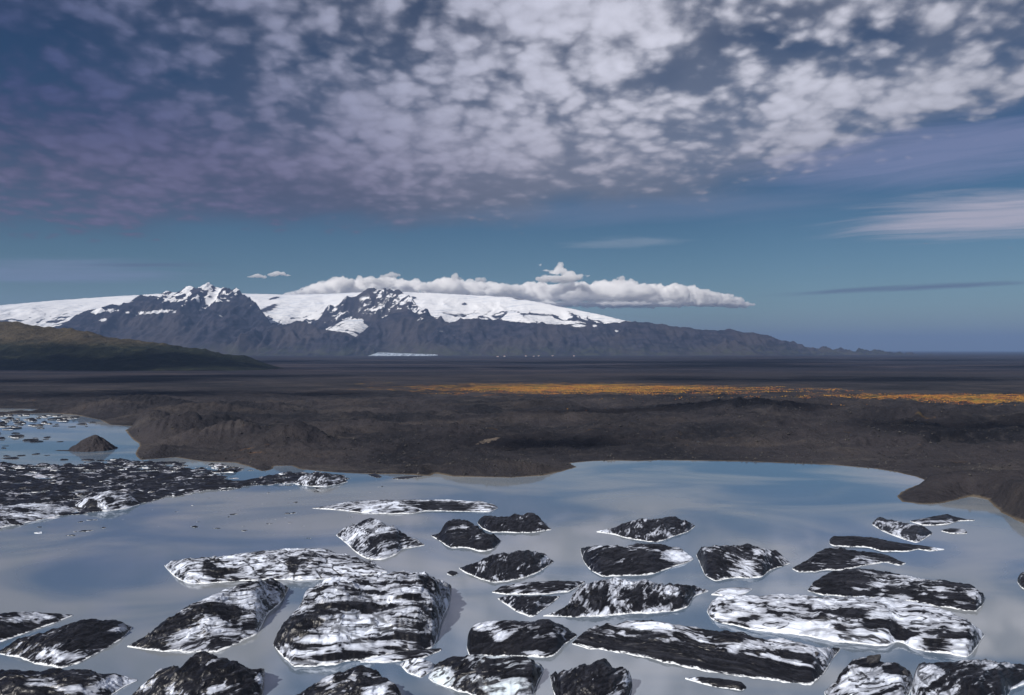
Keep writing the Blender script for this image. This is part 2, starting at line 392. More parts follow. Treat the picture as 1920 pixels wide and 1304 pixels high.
# ------------------------------------------------------------------ mountains
def crest(pts):
    """crest line from photo pixels with chosen distances -> world x, y, z arrays sorted by x"""
    a = np.array([peak(*p) for p in pts]); return a[np.argsort(a[:, 0])]
D0 = 20500
DOME = crest([(-420, 590, D0), (-200, 578, D0), (0, 573, D0), (100, 564, D0), (200, 557, D0), (300, 551, D0), (400, 549, D0), (470, 551, D0), (540, 553, D0), (620, 551, D0 - 400), (700, 547, D0 - 800), (800, 549, D0 - 900), (880, 553, D0 - 1200),
              (960, 558, D0 - 1900), (1000, 565, D0 - 2300), (1060, 577, D0 - 2900), (1110, 587, D0 - 3300), (1150, 596, D0 - 3600), (1190, 605, D0 - 3900), (1230, 618, D0 - 4100)])
RA = crest([(120, 612, 15600), (140, 598, 15800), (165, 581, 16200), (215, 572, 16500), (262, 558, 16800), (305, 552, 17000), (340, 543, 17000), (352, 538, 17000), (375, 540, 16800), (392, 535, 17000), (412, 537, 17000), (428, 541, 16700), (440, 539, 16700), (455, 553, 16500), (470, 563, 16300), (490, 578, 16000), (512, 606, 15600)])
RS = crest([(420, 640, 15200), (470, 626, 14900), (512, 612, 14800), (556, 603, 14700), (575, 606, 14600), (600, 617, 14500), (650, 623, 14400), (680, 640, 14300), (700, 652, 14200), (718, 667, 14100)])
RB = crest([(600, 592, 16600), (620, 570, 16600), (640, 564, 16700), (660, 553, 16800), (690, 543, 17000), (705, 540, 17000), (722, 546, 17000), (745, 543, 17000), (762, 552, 16700), (778, 566, 16300), (790, 578, 15900), (812, 590, 15600), (835, 603, 15300)])
RC = crest([(660, 640, 14300), (680, 622, 14600), (705, 602, 15000), (735, 588, 15200), (768, 582, 15300), (800, 592, 15200), (832, 606, 15100), (860, 600, 15000), (880, 597, 15000), (920, 601, 15000), (980, 603, 15100), (1050, 609, 15100), (1110, 606, 15200), (1180, 603, 15400), (1250, 609, 15600), (1300, 616, 15700), (1345, 621, 15700),
            (1368, 617, 15700), (1400, 622, 15800), (1440, 629, 15900), (1470, 641, 16000), (1500, 649, 16200), (1540, 655, 16400), (1600, 660, 16800), (1660, 664, 17000)])
nx, ny = 1180, 330
xs = np.linspace(-17500, 9500, nx); ys = np.concatenate([np.linspace(13300, 17400, 230), np.linspace(17440, 23500, ny - 230)])
MX, MY = np.meshgrid(xs, ys)
wrp = fbm(MX / 1500, MY / 1500, 4, seed=60)
def ridge(cr, W_front, slope_back, pw, spur, sp_scale, seed, end=0.35, jag=0.0):
    x, y = MX, MY
    yc = np.interp(x, cr[:, 0], cr[:, 1]) ; zc = np.interp(x, cr[:, 0], cr[:, 2])
    out = np.maximum(cr[0, 0] - x, 0) + np.maximum(x - cr[-1, 0], 0)
    zc = zc - out * end
    if jag: zc = zc + jag * (ridged((x + 140 * perlin(x / 500, x * 0 + 7.7, seed)) / 430, x * 0 + seed, 4, 0.6, seed=seed) - 1.0) * smooth(zc, 60, 700)
    wf = (W_front if W_front > 0 else yc - 14500) * (1 + 0.22 * fbm(x / 1300, x * 0 + 3.3, 3, seed=seed + 1))
    q = (yc - y) / wf
    front = np.clip(1 - q, 0, 1) ** pw
    zf = zc * front
    gul = ridged(x / sp_scale + wrp * 0.35, y / (sp_scale * 3.2), 5, 0.52, seed=seed + 2) - 1.0
    amp = spur * np.clip(q * 4, 0, 1) * np.clip((1 - q) * 1.8, 0, 1)
    zf = zf + gul * amp
    zb = zc - (y - yc) * slope_back
    return np.where(y < yc, zf, zb)
dome = ridge(DOME, -1, 0.12, 0.9, 45, 900, 70)
# glacier tongue between the two rocky massifs drops further down
ra = ridge(RA, 3300, 0.45, 1.25, 165, 620, 80, jag=70)
rs = ridge(RS, 1250, 0.55, 1.05, 105, 230, 90, jag=30)
rb = ridge(RB, 2300, 0.40, 1.1, 140, 520, 100, jag=70)
rc = ridge(RC, 1750, 0.30, 1.35, 125, 430, 110, jag=30)
layers = np.stack([dome, ra, rs, rb, rc])
own = np.argmax(layers, 0)
MZ = layers.max(0)
det = fbm(MX / 240, MY / 240, 5, 0.55, seed=120)
MZ = MZ + det * np.where(own == 0, 7, 11) * smooth(MZ, 60, 420)
MZ = np.where(MY < 13900, MZ * smooth(MY, 13300, 13900) - 25 * (1 - smooth(MY, 13300, 13900)), MZ)
# snow cover: the ice cap, and on the rock ridges what lies above a wandering snow line
lineA = 1060 + 190 * fbm(MX / 420, MY / 420, 5, 0.6, seed=130) + 260 * smooth(MX, -6800, -8600)
lineB = 720 + 260 * fbm(MX / 380, MY / 380, 5, 0.6, seed=131)
gyz, gxz = np.gradient(MZ, ys, xs)
steep = np.sqrt(gyz ** 2 + gxz ** 2)
snow = np.where(own == 0, 1.3 - 0.5 * smooth(steep, 0.5, 0.9) - 2.0 * (1 - smooth(MZ, 270, 360)) - 1.15 * smooth(ridged(MX / 620 + wrp, MY / 1500, 4, 0.55, seed=134) - 1.0, 0.22, 0.5) * (1 - smooth(MZ, 700, 1250)), 0.0)
snow = np.where(own == 1, smooth(MZ - lineA, -140, 200) * 1.15 - 0.55 * smooth(steep, 0.55, 1.0), snow)
snow = np.where(own == 3, smooth(MZ - lineB, -160, 160) * 1.15 - 0.75 * smooth(steep, 0.42, 0.85), snow)
snow = snow - np.where((own == 1) | (own == 3), 1.0, 0.0) * smooth(ridged(MX / 300, MY / 420, 4, 0.55, seed=133) - 1.0, 0.05, 0.45) * 1.1
def patch(cx, cy, dist, rx, ry, k):
    X0, Y0, Z0 = peak(cx, cy, dist)
    s_ = dist / FPX
    return k * np.clip(1 - np.sqrt(((MX - X0) / (rx * s_)) ** 2 + ((MZ - Z0) / (ry * s_)) ** 2), 0, 1)
for (cx, cy, d, rx, ry, k) in ((205, 585, 16300, 45, 9, 2.0), (290, 590, 16500, 40, 7, 1.9), (225, 603, 16000, 20, 5, 1.6), (330, 586, 16500, 26, 8, 1.4), (440, 590, 16000, 22, 12, 1.2), (400, 570, 16600, 30, 20, 1.2),
                             (270, 560, 16700, 40, 6, -1.6), (380, 552, 16900, 12, 16, -2.2), (434, 542, 16800, 14, 8, -2.0), (455, 570, 16400, 20, 22, -1.6), (160, 590, 16000, 24, 16, -2.0), (300, 575, 16700, 60, 8, -0.9),
                             (660, 570, 16700, 14, 16, -1.6), (700, 543, 17000, 8, 8, -1.5), (750, 548, 16900, 14, 8, -1.8), (690, 600, 16000, 20, 12, -1.0), (635, 612, 15600, 22, 7, -0.9), (980, 560, 18500, 22, 5, -2.2), (985, 590, 17200, 26, 5, -1.2), (870, 568, 18000, 10, 6, -1.3),
                             (622, 560, 16600, 11, 8, -2.4), (1140, 598, 16800, 60, 5, 0.5), (1080, 613, 15800, 18, 4, 1.8), (1110, 613, 15600, 5, 3, 1.8), (1150, 622, 15500, 4, 3, 1.8), (0, 597, 15500, 30, 6, -1.4),
                             (1060, 603, 16000, 40, 6, 1.3), (1010, 598, 16200, 30, 5, 1.2), (560, 610, 16000, 10, 5, 0.0)):
    snow = snow + patch(cx, cy, d, rx, ry, k)
rock_tone = (own == 2) * 0.4 + (own == 4) * 0.9
me = grid_mesh('mountains', MX, MY, MZ)
attr(me, 'snow', np.clip(snow, -1, 2)); attr(me, 'tone', rock_tone)
m, t, b = new_mat('basalt_and_snow')
Pp, Nn = position(t); nx_, ny_, nz_ = split(Nn); gx, gy, gz = split(Pp)
sn = attrn(t, 'snow'); tn = attrn(t, 'tone')
n1 = noise(Pp, 0.006, 7.0, 0.68); n2 = noise(vmap(Pp, scale=(0.004, 0.004, 0.016)), 1.0, 6.0, 0.6); n3 = noise(Pp, 0.0009, 4.0, 0.5)
rock = mixc(sstep(n2, 0.35, 0.68), (0.009, 0.010, 0.018), (0.038, 0.035, 0.048), t)
rock = mixc(sstep(n3, 0.45, 0.62) * 0.6, rock, (0.050, 0.043, 0.044), t)
rock = mixc(sstep(gz, 260.0, 60.0) * sstep(n1, 0.4, 0.6) * 0.6, rock, (0.045, 0.050, 0.028), t)
sm = sstep(sn + (n1 - 0.5) * 2.0, 0.34, 0.74)
dirt = sstep(noise(vmap(Pp, scale=(0.012, 0.012, 0.05)), 1.0, 6.0, 0.72), 0.48, 0.62) * sstep(gz, 950.0, 480.0)
crev_shade = sstep(noise(vmap(Pp, rot=(0, 0, 0.3), scale=(0.0016, 0.010, 0.010)), 1.0, 6.0, 0.68, 0.4), 0.50, 0.64) * sstep(n3, 0.36, 0.55)
snowc = mixc(dirt * 0.85, (0.82, 0.83, 0.85), (0.16, 0.18, 0.22), t)
snowc = mixc(crev_shade * 0.75, snowc, (0.42, 0.48, 0.58), t)  # grey-blue shading of the crevassed snow, painted into its colour
plug(t, b.inputs['Base Color'], mixc(sm, rock, snowc, t))
b.inputs['Roughness'].default_value = 0.85; b.inputs['Specular IOR Level'].default_value = 0.15
bump(t, b, n1 * 30.0 + noise(Pp, 0.03, 4.0, 0.6) * 5.0, 0.8, 1.0)
mountains = link('mountains', me, m, kind='structure')

# outlet glacier tongue lying on the plain at the mountain's foot
GXn, GYn = np.meshgrid(np.linspace(-2350, -1230, 130), np.linspace(12700, 14300, 70))
gt = (GXn + 2350) / 1120
ycen = 13500 - 250 * gt
wid = 620 * (1 - gt) ** 0.7 + 30
gz_ = 62 * np.clip(1 - ((GYn - ycen) / wid) ** 2, -0.4, 1) * (1 - 0.55 * gt) * smooth(gt, -0.02, 0.1) + ridged(GXn / 60, GYn / 60, 4, seed=140) * 9 - 10
me = grid_mesh('glacier', GXn, GYn, gz_)
m, t, b = new_mat('glacier_ice')
Pp, Nn = position(t)
plug(t, b.inputs['Base Color'], mixc(sstep(noise(vmap(Pp, scale=(0.02, 0.008, 0.03)), 1.0, 6.0, 0.7), 0.42, 0.62), (0.42, 0.50, 0.60), (0.10, 0.12, 0.16), t))
b.inputs['Roughness'].default_value = 0.7
glacier = link('glacier', me, m, kind='structure')

# ------------------------------------------------------------------ green hill on the left
HILL = crest([(-700, 560, 4700), (-300, 580, 4700), (0, 603, 4650), (80, 612, 4600), (150, 622, 4550), (200, 633, 4500), (260, 641, 4450), (330, 649, 4400), (400, 660, 4350), (450, 670, 4300), (500, 683, 4200), (530, 690, 4150)])
HXn, HYn = np.meshgrid(np.linspace(-5200, -1000, 520), np.linspace(3600, 5600, 170))
yc = np.interp(HXn, HILL[:, 0], HILL[:, 1]); zc = np.interp(HXn, HILL[:, 0], HILL[:, 2]) - np.maximum(HXn - HILL[-1, 0], 0) * 0.3
wf = 780 + 90 * fbm(HXn / 500, HXn * 0, 3, seed=150)
q = (yc - HYn) / wf
hz = np.where(HYn < yc, zc * np.clip(1 - q, 0, 1) ** 0.8, zc - (HYn - yc) * 0.1)
hz = np.where(q > 1, -8, hz)
hz += (fbm(HXn / 190, HYn / 190, 6, 0.55, seed=151) * 11 + (ridged(HXn / 150, HYn / 330, 5, seed=152) - 1) * 9) * smooth(hz, 4, 60)
me = grid_mesh('hill', HXn, HYn, hz)
m, t, b = new_mat('birch_scrub_and_grass')
Pp, Nn = position(t); gx, gy, gz = split(Pp)
n1 = noise(Pp, 0.012, 7.0, 0.66); n2 = noise(vmap(Pp, scale=(0.004, 0.004, 0.03)), 1.0, 5.0, 0.6)
lowc = ramp(n1, [(0.3, (0.007, 0.010, 0.009)), (0.55, (0.016, 0.020, 0.013)), (0.7, (0.038, 0.040, 0.020)), (0.85, (0.09, 0.075, 0.035))])
highc = ramp(n2, [(0.3, (0.042, 0.036, 0.024)), (0.55, (0.068, 0.056, 0.037)), (0.68, (0.030, 0.028, 0.022)), (0.75, (0.07, 0.06, 0.04))])
plug(t, b.inputs['Base Color'], mixc(sstep(gz + (n1 - 0.5) * 90.0 - gx * 0.0, 110.0, 170.0), lowc, highc, t))
b.inputs['Roughness'].default_value = 0.95; b.inputs['Specular IOR Level'].default_value = 0.1
bump(t, b, n1 * 22.0 + noise(Pp, 0.09, 3.0, 0.6) * 6.0, 1.0, 1.0)
hill = link('hill', me, m, kind='structure')

# ------------------------------------------------------------------ gravel island in the back lagoon
ix, iy, iz = peak(178, 811, 806)
IX, IY = np.meshgrid(np.linspace(-34, 30, 90), np.linspace(-26, 30, 80))
ra_ = np.sqrt((np.where(IX < 0, IX / 24, IX / 19)) ** 2 + (IY / 20) ** 2) * (1 + 0.10 * fbm(IX / 9, IY / 9, 4, seed=160))
zi = iz * np.clip(1 - ra_, -0.2, 1) ** 1 if False else iz * (1 - ra_)
zi = np.where(zi > 0, iz * 0.90 * (np.clip(zi / iz, 0, 1) ** 0.85) * (1 + 0.10 * fbm(IX / 8 + 3, IY / 8, 3, seed=163)), zi)
zi += (ridged(np.arctan2(IY, IX) * 3.2, ra_ * 1.2, 3, seed=161) - 1) * 0.8 * np.clip(ra_ * 2, 0, 1) + fbm(IX / 3, IY / 3, 3, seed=162) * 0.25
zi = np.maximum(zi, np.where((IX < 0) & (np.abs(IY + 12 + IX * .1) < 3.5), 0.5 - np.abs(IX) * 0.012, -9))
me = grid_mesh('island', IX, IY, np.maximum(zi, -4))
attr(me, 'shore', np.clip(zi * 4 + 3, 0, 60))
island = link('island', me, GROUND_MAT, (ix, iy, 0), kind='structure')

# ------------------------------------------------------------------ ice materials
def ice_mat(name, angle, stretch, scale, ash0, crack=0.5, tint=(0.72, 0.79, 0.93), seed=0.0, washed=0.6):
    m, t, b = new_mat(name)
    P0 = coords(t, 'Object')
    ash = attrn(t, 'ash'); x0, y0, z0 = split(P0)
    Pr = vadd(vmap(P0, loc=(seed * 7.3, seed * 3.1, seed)), noise(P0, 0.05, 2.0, 0.5, col=True), 7.0)
    rt = vmap(Pr, rot=(0, 0, -angle))
    band_ = vmap(rt, scale=(1.0 / stretch, 1.0, 1.5))
    scale = scale ** 0.55
    s1 = noise(band_, 0.12 * scale, 3.0, 0.52, 0.35)
    s2 = noise(vmap(rt, rot=(0, 0, 0.35), scale=(1.0 / stretch, 1.0, 1.5)), 0.26 * scale, 3.0, 0.5, 0.5)
    s3 = noise(vmap(rt, scale=(0.55, 1.0, 1.0)), 1.3, 3.0, 0.6)
    s4 = noise(vmap(rt, rot=(0, 0, -0.12), scale=(0.45 / stretch, 1.0, 1.3)), 0.50 * scale, 4.0, 0.58, 0.25)
    f = (s1 - 0.5) * 1.55 + (s2 - 0.5) * 0.55 + (s4 - 0.5) * 1.5 + (s3 - 0.5) * 0.10
    thr = 0.62 - (ash + ash0) * 1.15
    dark = sstep(f - thr, -0.07, 0.09)
    # thin dirt veins that follow the layering, and cracks across it
    v1 = M(t, 'ABSOLUTE', s1 - 0.45); v2 = M(t, 'ABSOLUTE', s1 - 0.565)
    vein = mx(sstep(v1 + (s3 - 0.5) * 0.012, 0.030, 0.012) * sstep(s2, 0.34, 0.46) * sstep(s4, 0.38, 0.50), sstep(v2 + (s3 - 0.5) * 0.02, 0.012, 0.004) * sstep(s2, 0.52, 0.42) * 0.7)
    vc = voro(vmap(rt, scale=(1.4 / stretch, 1.0, 1.0)), 0.12 * scale, 'DISTANCE_TO_EDGE', 1.0)
    cr = sstep(vc + (s3 - 0.5) * 0.03, 0.050, 0.010) * crack * sstep(s2, 0.36, 0.48)
    dark = mx(dark, mx(vein * 0.92, cr))
    rim = sstep(z0 + (s3 - 0.5) * 0.9 + (noise(P0, 0.16, 3.0, 0.6) - 0.44) * 2.6 * washed, washed, washed * 0.40)
    dark = dark * (1.0 - rim)
    grime_shade = sstep(f - thr, -0.50, 0.02)
    icec = mixc(grime_shade * 0.85, tint, (0.19, 0.205, 0.25), t)  # thin grime, with the ice's blue-grey shading put into the same tone
    icec = mixc(sstep(noise(vmap(rt, scale=(0.6 / stretch, 1.0, 1.2)), 0.22, 3.0, 0.55), 0.46, 0.66) * 0.6, icec, (0.33, 0.36, 0.43), t)
    icec = mixc(rim, icec, (0.80, 0.84, 0.88), t)
    ashc = mixc(sstep(s3 * 0.45 + s2 * 0.55, 0.44, 0.66), (0.0020, 0.0022, 0.0040), (0.011, 0.0115, 0.016), t)
    ashc = mixc(sstep(s4, 0.54, 0.34) * 0.5, ashc, (0.034, 0.037, 0.050), t)  # paler streaks paint the sheen on the black ash into its colour
    plug(t, b.inputs['Base Color'], mixc(dark, icec, ashc, t))
    plug(t, b.inputs['Roughness'], sstep(dark, 0.0, 1.0, 0.30, 0.38))
    plug(t, b.inputs['Specular IOR Level'], sstep(dark, 0.0, 1.0, 0.5, 0.32))
    bump(t, b, s2 * 0.9 + s1 * 1.5 + s4 * 0.8 + s3 * 0.06 - dark * 0.15 - cr * 0.4, 0.5, 1.0)
    return m

# ------------------------------------------------------------------ icebergs
def interp_edge(pts, x):
    p = np.array(pts, float); o = np.argsort(p[:, 0], kind='stable'); return np.interp(x, p[o, 0], p[o, 1])

def iceberg(name, label, up, lo, ash=0.5, hf=0.5, prof=2.2, tc=0.72, blobs=(), angle=0.0, stretch=3.5, scale=1.0, rel=1.0, seed=1, crack=0.5, tint=(0.72, 0.79, 0.93), group='icebergs drifting on the lake', cat='iceberg', washed=0.40, mat=None):
    """one iceberg: UP is its skyline and LO its waterline towards us, from its left tip to its right tip (photo pixels).
    The waterline is laid out on the lake, the crest raised over it to its real height, the back falls away behind."""
    xl = max(up[0][0], lo[0][0]); xr = min(up[-1][0], lo[-1][0])
    ns = int(np.clip((xr - xl) * 0.62, 26, 210)); ntt = int(np.clip(ns * 0.42, 22, 78))
    e = (1 - np.cos(np.linspace(0, 1, ns) * np.pi)) / 2
    sx = xl + (xr - xl) * (0.35 * e + 0.65 * np.linspace(0, 1, ns))
    yu, yl = interp_edge(up, sx), interp_edge(lo, sx)
    kr = np.exp(-np.linspace(-1.8, 1.8, 9) ** 2); kr /= kr.sum(); pad = lambda a: np.convolve(np.pad(a, 4, mode='reflect', reflect_type='odd'), kr, 'valid')
    yl = pad(pad(yl)); yu = pad(yu)
    span = np.maximum(yl - yu, 1.2)
    jit = fbm(sx / 30.0, sx * 0 + seed * 3.7, 4, 0.5, seed=seed)
    hf = hf * 0.58
    yb = yl - (1 - hf) * span
    Fx, Fy = ground_pt(sx, yl); Bx, By = ground_pt(sx, yb)
    tt = np.concatenate([[-0.03, -0.012], np.linspace(0, 1, ntt), [1.03]])
    T = tt[:, None] + 0 * sx[None, :]
    depth = (By - Fy)
    GX = Fx + (Bx - Fx) * T; GY = Fy + depth * T
    GY = GY + jit * np.minimum(depth * 0.07, 1.1) * np.clip(1 - T, 0, 1) ** 6
    tcv = np.clip(tc + 0.08 * fbm(sx / 110.0, sx * 0 + seed, 3, seed=seed + 2), 0.35, 0.93)
    Cy = Fy + depth * tcv
    zc = CAM_H - Cy * (yu - HY) / FPX
    zc = np.maximum(zc, 0.25)
    qf = np.clip(T / tcv, 0, 1); qb = np.clip((1 - T) / (1 - tcv), 0, 1)
    pv = (1 + (prof - 1) * 0.75) * (1 + 0.22 * fbm(sx / 130.0, sx * 0 + 5.5 + seed, 3, seed=seed + 4))
    prf = np.where(T < tcv, 1 - (1 - qf) ** np.maximum(pv, 1.05), 1 - (1 - qb) ** 2.4)
    Z = zc * prf
    # relief: ledges and grooves running with the layering, and broken lumps
    ca, sa = math.cos(angle), math.sin(angle)
    wx_ = fbm(GX / 9, GY / 9, 3, seed=seed + 6) * 2.0
    a = GX * ca + GY * sa + wx_; bb = -GX * sa + GY * ca + wx_
    L = float(np.max(zc))
    r1 = ridged(bb / (3.2 + 0.10 * L), a / (3.2 * stretch + 4), 4, 0.55, seed=seed + 8) - 1.05
    r2 = fbm(GX / 5.5, GY / 5.5, 5, 0.55, seed=seed + 9)
    r3 = fbm(GX / 2.4, GY / 2.4, 3, 0.55, seed=seed + 12)
    amp = rel * np.clip(Z / 2.2, 0, 1) * np.clip(np.minimum(qf * 3, qb * 3), 0.0, 1)
    Z = Z + amp * (0.075 * L * r1 + 0.06 * L * r2 + 0.07 * r3)
    # sharp step terraces
    stp = max(1.0, 0.16 * L)
    ph = Z / stp + 0.8 * r2
    Z = Z + amp * 0.22 * stp * (smooth(ph - np.floor(ph), 0.55, 0.8) - (ph - np.floor(ph)))
    Z = np.where(T < -0.02, -1.6, np.where(T < 0, 0.10, np.where(T > 1.0, -2.0, np.maximum(Z, 0.16))))
    GX = GX + amp * 0.35 * r1; 
    # close both tips under water
    Z[:, 0] = np.minimum(Z[:, 0], -0.3); Z[:, -1] = np.minimum(Z[:, -1], -0.3)
    ox, oy = float(np.mean(Fx)), float(np.mean((Fy + By) / 2))
    me = grid_mesh(name, GX - ox, GY - oy, Z)
    pxv = CX + FPX * GX / GY; pyv = HY + FPX * (CAM_H - np.maximum(Z, 0)) / GY
    A = np.full(GX.shape, ash + 0.14) + 0.20 * fbm(GX / 12, GY / 12, 3, seed=seed + 15)
    for (bx0, by0, rx, ry, k) in blobs:
        A += k * np.clip(1.25 * (1 - np.sqrt(((pxv - bx0) / rx) ** 2 + ((pyv - by0) / ry) ** 2)), 0, 1)
    attr(me, 'ash', A - 0.5)
    mt = mat or ice_mat('ashy_ice_%02d' % seed, angle, stretch, scale, 0.5, crack, tint, float(seed), washed)
    return link(name, me, mt, (ox, oy, 0), label=label, cat=cat, group=group)

B = []
B.append(dict(label='long flat far iceberg, white at its left tip and black at its right end', up=[(585, 953), (620, 948), (655, 941), (700, 939), (780, 938), (840, 938), (900, 941), (925, 946), (934, 952)], lo=[(585, 953.5), (640, 957), (680, 962), (740, 964), (775, 963), (800, 958), (900, 960), (920, 960), (934, 953)], ash=0.36, hf=0.6, prof=2.2, blobs=[(830, 950, 95, 12, .5), (690, 950, 90, 12, -.15)], angle=0.1, scale=1.6))
B.append(dict(label='pyramid-shaped iceberg with slanting black and white stripes below the long flat one', up=[(630, 1003), (645, 990), (670, 982), (693, 972), (715, 980), (740, 990), (760, 1003), (797, 1022)], lo=[(630, 1004), (650, 1020), (665, 1035), (690, 1048), (715, 1050), (745, 1040), (752, 1030), (797, 1023)], ash=0.40, hf=0.62, prof=1.15, tc=0.8, blobs=[(745, 1010, 40, 18, .35), (665, 1005, 30, 20, -.1)], angle=0.9, stretch=6, scale=2.4))  # ash blob on the right face paints in its shaded side
B.append(dict(label='black jagged iceberg, left one of the dark pair right of the striped pyramid', up=[(808, 1004), (825, 1000), (835, 980), (850, 976), (875, 977), (890, 985), (905, 997), (925, 1004), (939, 1015)], lo=[(808, 1005), (830, 1018), (845, 1028), (870, 1026), (905, 1035), (925, 1030), (939, 1016)], ash=0.72, hf=0.6, prof=1.8, rel=1.4, angle=0.3, scale=1.6))
B.append(dict(label='black pointed iceberg, right one of the dark pair right of the striped pyramid', up=[(895, 980), (903, 969), (925, 969), (950, 970), (965, 964), (975, 968), (998, 960), (1012, 972), (1034, 993)], lo=[(895, 981), (905, 992), (920, 998), (960, 999), (1000, 999), (1034, 994)], ash=0.74, hf=0.68, prof=1.6, rel=1.3, angle=1.2, scale=1.6))
B.append(dict(label='ridged grey iceberg with thin white tips both sides, alone in the far middle', up=[(1118, 997), (1150, 990), (1170, 982), (1200, 975), (1235, 974), (1262, 969), (1285, 978), (1304, 986)], lo=[(1118, 998), (1150, 1002), (1170, 1009), (1200, 1014), (1232, 1017), (1270, 1004), (1290, 998), (1304, 987)], ash=0.55, hf=0.62, prof=1.35, blobs=[(1265, 975, 30, 8, .4), (1125, 996, 22, 6, -.6), (1225, 1000, 20, 14, -.2)], angle=1.2, stretch=5, scale=2.0))
B.append(dict(label='iceberg with black left half and clean white right end, below the ridged grey one', up=[(1088, 1028), (1110, 1026), (1150, 1024), (1170, 1028), (1185, 1024), (1215, 1022), (1245, 1024), (1275, 1030), (1285, 1037), (1301, 1048)], lo=[(1088, 1029), (1092, 1050), (1105, 1068), (1120, 1076), (1128, 1082), (1165, 1080), (1215, 1079), (1265, 1062), (1290, 1055), (1301, 1049)], ash=0.66, hf=0.55, prof=1.7, blobs=[(1275, 1043, 40, 18, -.7), (1200, 1030, 40, 8, -.35), (1120, 1050, 50, 24, .2)], angle=0.4))
B.append(dict(label='slab iceberg with a black knob on its top edge and sooty left face', up=[(1305, 1040), (1315, 1026), (1360, 1025), (1390, 1026), (1400, 1020), (1413, 1027), (1420, 1027), (1430, 1033), (1455, 1033), (1470, 1045), (1482, 1056)], lo=[(1305, 1041), (1315, 1062), (1322, 1080), (1340, 1089), (1365, 1084), (1430, 1083), (1440, 1072), (1462, 1063), (1482, 1057)], ash=0.50, hf=0.6, prof=1.5, blobs=[(1335, 1055, 40, 34, .35), (1405, 1025, 22, 8, .5), (1400, 1062, 34, 24, -.3)], angle=-0.7, scale=1.7))
B.append(dict(label='thin black iceberg tapering to a white right tip, behind another dark one', up=[(1555, 1013), (1561, 1006), (1600, 1006), (1639, 1009), (1680, 1018), (1727, 1023), (1771, 1030)], lo=[(1555, 1020), (1561, 1024), (1628, 1027), (1654, 1035), (1701, 1034), (1722, 1030), (1743, 1034), (1771, 1031)], ash=0.80, hf=0.6, prof=2.0, blobs=[(1760, 1030, 20, 6, -.9)], angle=-0.2))
B.append(dict(label='low dark grey iceberg with a hooked right end, in front of the thin black one', up=[(1485, 1066), (1519, 1047), (1535, 1035), (1550, 1029), (1574, 1027), (1602, 1034), (1660, 1039), (1680, 1049), (1699, 1056)], lo=[(1485, 1067), (1495, 1073), (1527, 1073), (1550, 1070), (1587, 1069), (1623, 1061), (1660, 1054), (1678, 1059), (1688, 1061), (1699, 1057)], ash=0.66, hf=0.58, prof=1.3, angle=0.15, scale=2.0))
B.append(dict(label='long grey and white iceberg lying just behind the largest white one', up=[(1514, 1107), (1524, 1094), (1542, 1081), (1576, 1070), (1633, 1068), (1680, 1078), (1732, 1087), (1771, 1090), (1818, 1098), (1837, 1109), (1847, 1118)], lo=[(1514, 1108), (1534, 1114), (1576, 1118), (1633, 1121), (1714, 1129), (1766, 1138), (1831, 1147), (1844, 1135), (1847, 1119)], ash=0.55, hf=0.58, prof=2.0, blobs=[(1590, 1095, 70, 28, .22), (1700, 1088, 80, 14, -.25), (1830, 1120, 22, 20, -.5), (1770, 1105, 40, 12, -.2)], angle=-0.25))
B.append(dict(label='largest white iceberg on the right, a dark cleft running across its middle', up=[(1325, 1146), (1333, 1127), (1350, 1118), (1406, 1119), (1470, 1117), (1519, 1120), (1545, 1122), (1654, 1122), (1727, 1133), (1784, 1151), (1816, 1169), (1847, 1190)], lo=[(1325, 1147), (1333, 1161), (1349, 1168), (1378, 1174), (1443, 1185), (1524, 1193), (1566, 1203), (1602, 1206), (1665, 1213), (1682, 1200), (1701, 1209), (1712, 1217), (1758, 1223), (1818, 1232), (1837, 1202), (1847, 1191)], ash=0.24, hf=0.56, prof=2.6, blobs=[(1590, 1148, 55, 9, .7), (1650, 1170, 45, 12, .7), (1690, 1190, 25, 12, .8), (1405, 1160, 40, 10, .6), (1560, 1180, 70, 18, .2), (1800, 1195, 18, 12, .5)], angle=-0.35, scale=0.9, crack=0.35))
B.append(dict(label='thin white floe touching the back left edge of the largest white iceberg', name='ice_floe', cat='ice floe', up=[(1333, 1115), (1352, 1104), (1378, 1102), (1411, 1104)], lo=[(1333, 1116), (1360, 1118), (1400, 1113), (1411, 1105)], ash=0.10, hf=0.3, prof=4.0))
B.append(dict(label='humped marble-patterned iceberg in the middle with a black left foot and tail', up=[(1018, 1155), (1044, 1147), (1063, 1136), (1076, 1113), (1091, 1099), (1125, 1089), (1156, 1086), (1188, 1091), (1211, 1089), (1247, 1096), (1284, 1096), (1313, 1103), (1329, 1108)], lo=[(1018, 1156), (1078, 1157), (1130, 1155), (1182, 1151), (1234, 1149), (1273, 1145), (1290, 1138), (1302, 1118), (1329, 1109)], ash=0.40, hf=0.66, prof=1.7, blobs=[(1068, 1145, 32, 14, 1.0), (1120, 1125, 24, 24, .4), (1195, 1120, 14, 30, .5), (1240, 1128, 32, 14, .3)], angle=1.2, stretch=3, scale=1.3, crack=0.8))
B.append(dict(label='thin speckled grey iceberg, upper one of two left of the marbled hump', up=[(922, 1110), (940, 1100), (980, 1093), (1047, 1090), (1097, 1090)], lo=[(922, 1111), (947, 1115), (1013, 1115), (1067, 1110), (1097, 1093)], ash=0.50, hf=0.6, prof=2.2, angle=0.3, scale=2.4))
B.append(dict(label='small wedge-shaped sooty iceberg, lower one of two left of the marbled hump', up=[(933, 1122), (947, 1118), (997, 1117), (1050, 1118)], lo=[(933, 1123), (947, 1133), (973, 1150), (1000, 1158), (1020, 1143), (1040, 1128), (1050, 1119)], ash=0.62, hf=0.6, prof=1.15, tc=.88, angle=1.0, stretch=2, scale=2.6))
